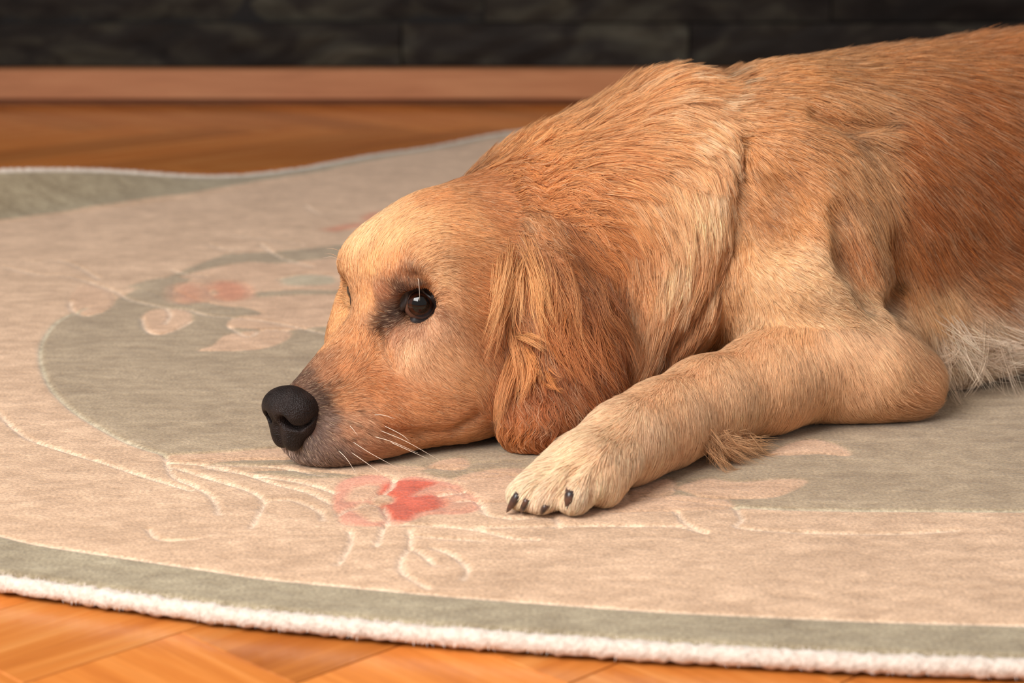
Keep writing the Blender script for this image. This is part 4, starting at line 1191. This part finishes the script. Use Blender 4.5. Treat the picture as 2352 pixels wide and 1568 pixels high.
def uv_sphere(r, nu=40, nv_=24):
    v = [(0, 0, r)]
    for i in range(1, nv_):
        a = math.pi * i / nv_
        for j in range(nu):
            p = 2 * math.pi * j / nu; v.append((r * math.sin(a) * math.cos(p), r * math.sin(a) * math.sin(p), r * math.cos(a)))
    v.append((0, 0, -r)); f = []
    for j in range(nu):
        f.append((0, 1 + j, 1 + (j + 1) % nu))
        for i in range(nv_ - 2):
            a = 1 + i * nu + j; b_ = 1 + i * nu + (j + 1) % nu; f.append((a, a + nu, b_ + nu, b_))
        q = 1 + (nv_ - 2) * nu; f.append((q + j, len(v) - 1, q + (j + 1) % nu))
    # cornea bulge
    v = [(x, y, z * (1 + 0.05 * max(0, (z / r - 0.72) / 0.28))) for x, y, z in v]
    return v, f
def on_sphere(c, r, px, py):
    d = ray(px, py); d = d / np.linalg.norm(d); oc = CAMP - c
    bq = oc @ d; disc = bq * bq - (oc @ oc - r * r)
    return CAMP + d * (-bq - math.sqrt(max(disc, 0)))

def make_eye(c, gaze, inner, mid, outer, label):
    v, f = uv_sphere(ER)
    me = bpy.data.meshes.new('eye'); me.from_pydata(v, [], f); me.update()
    me.polygons.foreach_set('use_smooth', np.ones(len(f), bool)); me.materials.append(MAT_EYE)
    e = bpy.data.objects.new('eye', me); COL.objects.link(e); e.parent = dog
    e.location = Vector(c - np.array(DOG_O)); e.rotation_euler = Vector(gaze).to_track_quat('Z', 'Y').to_euler()
    e['label'] = label
    n = len(inner)
    # lid: rolled rim on the eyeball, then skin out to the face
    rows = [inner + (c - inner) * 0.10, inner, inner * 0.62 + mid * 0.38 + (inner - c) * 0.05, mid, outer]
    V = np.vstack(rows); k = len(rows)
    q = [(r_ * n + i, r_ * n + (i + 1) % n, (r_ + 1) * n + (i + 1) % n, (r_ + 1) * n + i) for r_ in range(k - 1) for i in range(n)]
    mesh_obj('eyelid', V, q, MAT_LID, dog)

def loop(pts, n=36):
    p = closed(pts); s = np.concatenate([[0], np.cumsum(np.linalg.norm(np.diff(np.vstack([p, p[:1]]), axis=0), axis=1))])
    pp = np.vstack([p, p[:1]]); t = np.linspace(0, s[-1], n, endpoint=False)
    return np.stack([np.interp(t, s, pp[:, 0]), np.interp(t, s, pp[:, 1])], 1)
op = loop([(939, 676), (962, 667), (985, 682), (1000, 706), (988, 727), (966, 735), (944, 731), (922, 737), (929, 710)])
oc_ = np.array([964.0, 702.0])
cE = EYE_C(1)
inner = np.array([on_sphere(cE, ER + 0.0006, x, y) for x, y in op])
def face_pt(x, y):
    return BODY.trace(x, y) 
outer = np.array([face_pt(*(oc_ + (p - oc_) * 1.62)) for p in op])
mid = np.array([face_pt(*(oc_ + (p - oc_) * 1.36)) for p in op]) * 0.5 + (inner * 0.55 + outer * 0.45) * 0.5
g0 = on_sphere(cE, ER, 967, 699) - cE
make_eye(cE, g0, inner, mid, outer, 'dark brown eye looking at the camera')
cF = EYE_C(-1); dF = EYE_DIR(-1)
sx = np.cross([0, 0, 1.0], dF); sx /= np.linalg.norm(sx); sy = np.cross(dF, sx)
ang = np.linspace(0, 2 * math.pi, 36, endpoint=False)
rim = lambda rr, h: np.array([cF + dF * h + (sx * math.cos(a) + sy * math.sin(a)) * rr for a in ang])
make_eye(cF, dF, rim(0.0105, 0.0082), rim(0.0135, 0.0085), rim(0.0165, 0.004), 'far eye turned away')

# ------------------------------------------------------------------ whiskers, lashes, claws, loose locks
def poly_strand(px_pts, dz, k=6, field=None, d0=0.0015):
    """strand through frame points: root on the body, tip dz metres nearer the camera"""
    c = curve(np.array(px_pts, float), 6)
    t = np.linspace(0, len(c) - 1, k); c = np.stack([np.interp(t, np.arange(len(c)), c[:, i]) for i in range(2)], 1)
    D0 = (field or BODY).trace(*c[0])[1] + d0
    out = []
    for i, (x, y) in enumerate(c):
        p = P(x, y, D0 - dz * (i / (k - 1)))
        if p[2] < 0.001: p = G(x, y, 0.001)
        out.append(p)
    return np.array(out)
WH = [[(853, 953), (880, 953), (909, 962)], [(871, 972), (919, 996), (940, 1012)], [(862, 984), (930, 1012), (1008, 1056)], [(801, 1008), (850, 1040), (909, 1072)], [(768, 1026), (795, 1052), (820, 1090)],
      [(796, 1031), (835, 1058), (878, 1088)], [(796, 970), (808, 982), (822, 1000)], [(890, 1012), (930, 1030), (985, 1054)], [(850, 1000), (900, 1014), (960, 1040)], [(778, 590), (760, 583), (744, 583)], [(783, 577), (765, 571), (749, 571)],
      [(786, 600), (764, 590), (742, 592)], [(958, 636), (962, 648), (964, 690)]]
wp = np.array([poly_strand(w, 0.012) for w in WH])
MAT_WH = bpy.data.materials.new('whisker'); MAT_WH.use_nodes = True
_b = MAT_WH.node_tree.nodes['Principled BSDF']; _b.inputs['Base Color'].default_value = (*srgb(246, 226, 205), 1); _b.inputs['Roughness'].default_value = 0.35
strands('whiskers', wp, np.full(len(wp), 0.00017), np.tile(srgb(246, 226, 205), (len(wp), 1)), MAT_WH, dog, 'fine white whiskers')

m, nt, b = new_mat('claw_horn')
tc = nt.nodes.new('ShaderNodeTexCoord')
nt.links.new(ramp(nt, noise(nt, tc.outputs['Object'], 160, 3), [(0.35, srgb(44, 36, 36)), (0.65, srgb(92, 62, 48))]), b.inputs['Base Color'])
b.inputs['Roughness'].default_value = 0.3
for pts_, r0 in (([(1192, 1130), (1180, 1152), (1163, 1178)], .0040), ([(1212, 1142), (1204, 1160), (1196, 1180)], .0036), ([(1313, 1122), (1306, 1148), (1301, 1176)], .0052), ([(1256, 1156), (1248, 1168), (1242, 1182)], .0032)):
    tr = [BODY.trace(x, y) for x, y in pts_]
    to_cam = (CAMP - tr[0]) / np.linalg.norm(CAMP - tr[0])
    a, mid_, c = tr[0] - to_cam * 0.001, tr[1] + to_cam * 0.0030, tr[2] + to_cam * 0.0025
    c[2] = max(c[2], 0.0015)
    ax = c - a; ax /= np.linalg.norm(ax); s1 = np.cross(ax, [0, 1, 0]); s1 /= np.linalg.norm(s1); s2 = np.cross(ax, s1)
    V, kk = [], 10
    for i in range(8):
        t = i / 7; p = a * (1 - t) ** 2 + 2 * mid_ * t * (1 - t) + c * t * t
        rr = r0 * (1 - t ** 1.6) ** 0.6 + 0.0002
        for j in range(kk):
            an = 2 * math.pi * j / kk; V.append(p + s1 * rr * math.cos(an) * 0.75 + s2 * rr * math.sin(an))
    Fq = [(i * kk + j, i * kk + (j + 1) % kk, (i + 1) * kk + (j + 1) % kk, (i + 1) * kk + j) for i in range(7) for j in range(kk)] + [tuple(range(7 * kk, 8 * kk)), tuple(range(kk - 1, -1, -1))]
    cl = mesh_obj('claw', V, Fq, m, dog)

# loose locks: feathering behind the wrist, curls on the ear, tufts at elbow and belly
LOCKS = [  # frame points, strands, spread mm, colour, tip towards camera m
  ([(1640, 1000), (1680, 1025), (1735, 1050)], 150, 5, (206, 156, 112), .015), ([(1620, 1005), (1650, 1040), (1665, 1068)], 110, 5, (200, 150, 106), .012), ([(1680, 1000), (1720, 1030), (1762, 1058)], 150, 5, (214, 166, 122), .015), ([(1700, 1000), (1735, 1020), (1780, 1030)], 120, 4, (204, 154, 108), .010), ([(1655, 1005), (1690, 1045), (1700, 1066)], 90, 4, (190, 138, 96), .012),
  ([(1178, 730), (1182, 780), (1196, 850), (1188, 925)], 110, 3.0, (216, 150, 94), .006), ([(1184, 770), (1225, 778), (1268, 806)], 70, 2.5, (214, 150, 94), .010), ([(1192, 780), (1168, 850), (1142, 930), (1138, 1005)], 120, 2.5, (206, 140, 88), .010), ([(1196, 790), (1222, 860), (1200, 932)], 90, 2.2, (214, 148, 92), .010),
  ([(1200, 780), (1230, 850), (1225, 900)], 80, 2.5, (204, 136, 80), .008), ([(1240, 850), (1270, 880), (1290, 880)], 70, 3.0, (196, 126, 72), .010), ([(1300, 500), (1345, 560), (1395, 620), (1440, 640)], 60, 5, (180, 110, 60), .006),
  ([(1380, 700), (1420, 760), (1450, 840)], 160, 6, (164, 96, 50), .010), ([(1340, 720), (1380, 800), (1430, 880)], 160, 6, (170, 100, 52), .010), ([(1300, 740), (1330, 820), (1380, 900)], 160, 6, (178, 106, 56), .010), ([(1270, 720), (1290, 800), (1340, 880)], 160, 6, (186, 114, 62), .010), ([(1150, 700), (1140, 760), (1120, 830)], 50, 2.5, (206, 142, 90), .004),
  ([(1172, 570), (1162, 640), (1150, 720), (1124, 792)], 110, 3.5, (224, 164, 108), .003), ([(1190, 590), (1186, 660), (1176, 745)], 110, 3.5, (226, 166, 110), .004), ([(1215, 570), (1236, 650), (1240, 730), (1262, 790)], 130, 4.5, (220, 158, 100), .006), ([(1260, 600), (1300, 690), (1310, 770), (1345, 830)], 130, 5, (190, 124, 72), .006), ([(1320, 600), (1372, 680), (1400, 760), (1450, 800)], 130, 5, (176, 110, 62), .008),
  ([(2140, 780), (2165, 830), (2160, 868)], 130, 10, (228, 198, 170), .006), ([(2190, 790), (2230, 838), (2226, 866)], 130, 10, (230, 204, 178), .006), ([(2230, 800), (2290, 836), (2330, 834)], 140, 10, (230, 204, 180), .006), ([(2170, 760), (2220, 806), (2262, 846)], 160, 11, (232, 206, 180), .006), ([(2260, 780), (2320, 804), (2380, 818)], 160, 11, (228, 202, 178), .006),
]
lp, lc = [], []
def lock_path(px_pts, dz):
    """a lock rooted in the skin that rises through the coat and lies on top of it"""
    c = curve(np.array(px_pts, float), 6)
    t = np.linspace(0, len(c) - 1, 6); c = np.stack([np.interp(t, np.arange(len(c)), c[:, i]) for i in range(2)], 1)
    Dp = BODY.trace(*c[0])[1]; out = []
    for i, (x, y) in enumerate(c):
        D = BODY.trace(x, y)[1]
        Dp = min(max(D, Dp - 0.02), Dp + 0.006)
        t_ = i / 5
        p = P(x, y, Dp + 0.002 - 0.010 * min(1, t_ / 0.35) - dz * t_)
        if p[2] < 0.001: p = G(x, y, 0.001)
        out.append(p)
    return np.array(out)
for pts_, n, spread, col, dz in LOCKS:
    base = lock_path(pts_, dz)
    ln_ = np.linalg.norm(base[-1] - base[0])
    t_ = np.linspace(0, 1, 6)
    nsub = max(1, n // 9)
    sub = rng.normal(0, 1, (nsub, 2, 3)) * spread * 0.001
    for _ in range(n):
        k = rng.integers(nsub)
        o = rng.normal(0, spread * 0.00045, 3) + sub[k, 0]
        tip = sub[k, 1] * 1.3 + rng.normal(0, spread * 0.00018, 3)
        bend = rng.normal(0, 0.05 * ln_, 3)
        L = rng.uniform(0.5, 1.0)
        q = np.stack([np.interp(t_ * L, t_, base[:, i]) for i in range(3)], 1) if L < 1 else base
        q = q + o[None] * (1 - t_)[:, None] + tip[None] * t_[:, None] + bend[None] * (t_ * (1 - t_) * 2)[:, None]
        q[:, 2] = np.maximum(q[:, 2], 0.0006)
        lp.append(q); lc.append(np.clip(np.array(srgb(*col)) ** 0.98 * 1.0 * rng.normal(1, 0.16), 0.01, 0.9))
lp = np.array(lp)
ll = BODY.grad(lp[:, 2], 0.007) * 0.6 + np.array([-0.1, -0.6, 0.7]) + rng.normal(0, 0.25, (len(lp), 3)); ll /= np.linalg.norm(ll, axis=1)[:, None]
strands('loose_locks', lp, np.full(len(lp), 0.00014), np.array(lc), MAT_FUR, body, 'loose curls and feathering', ll)
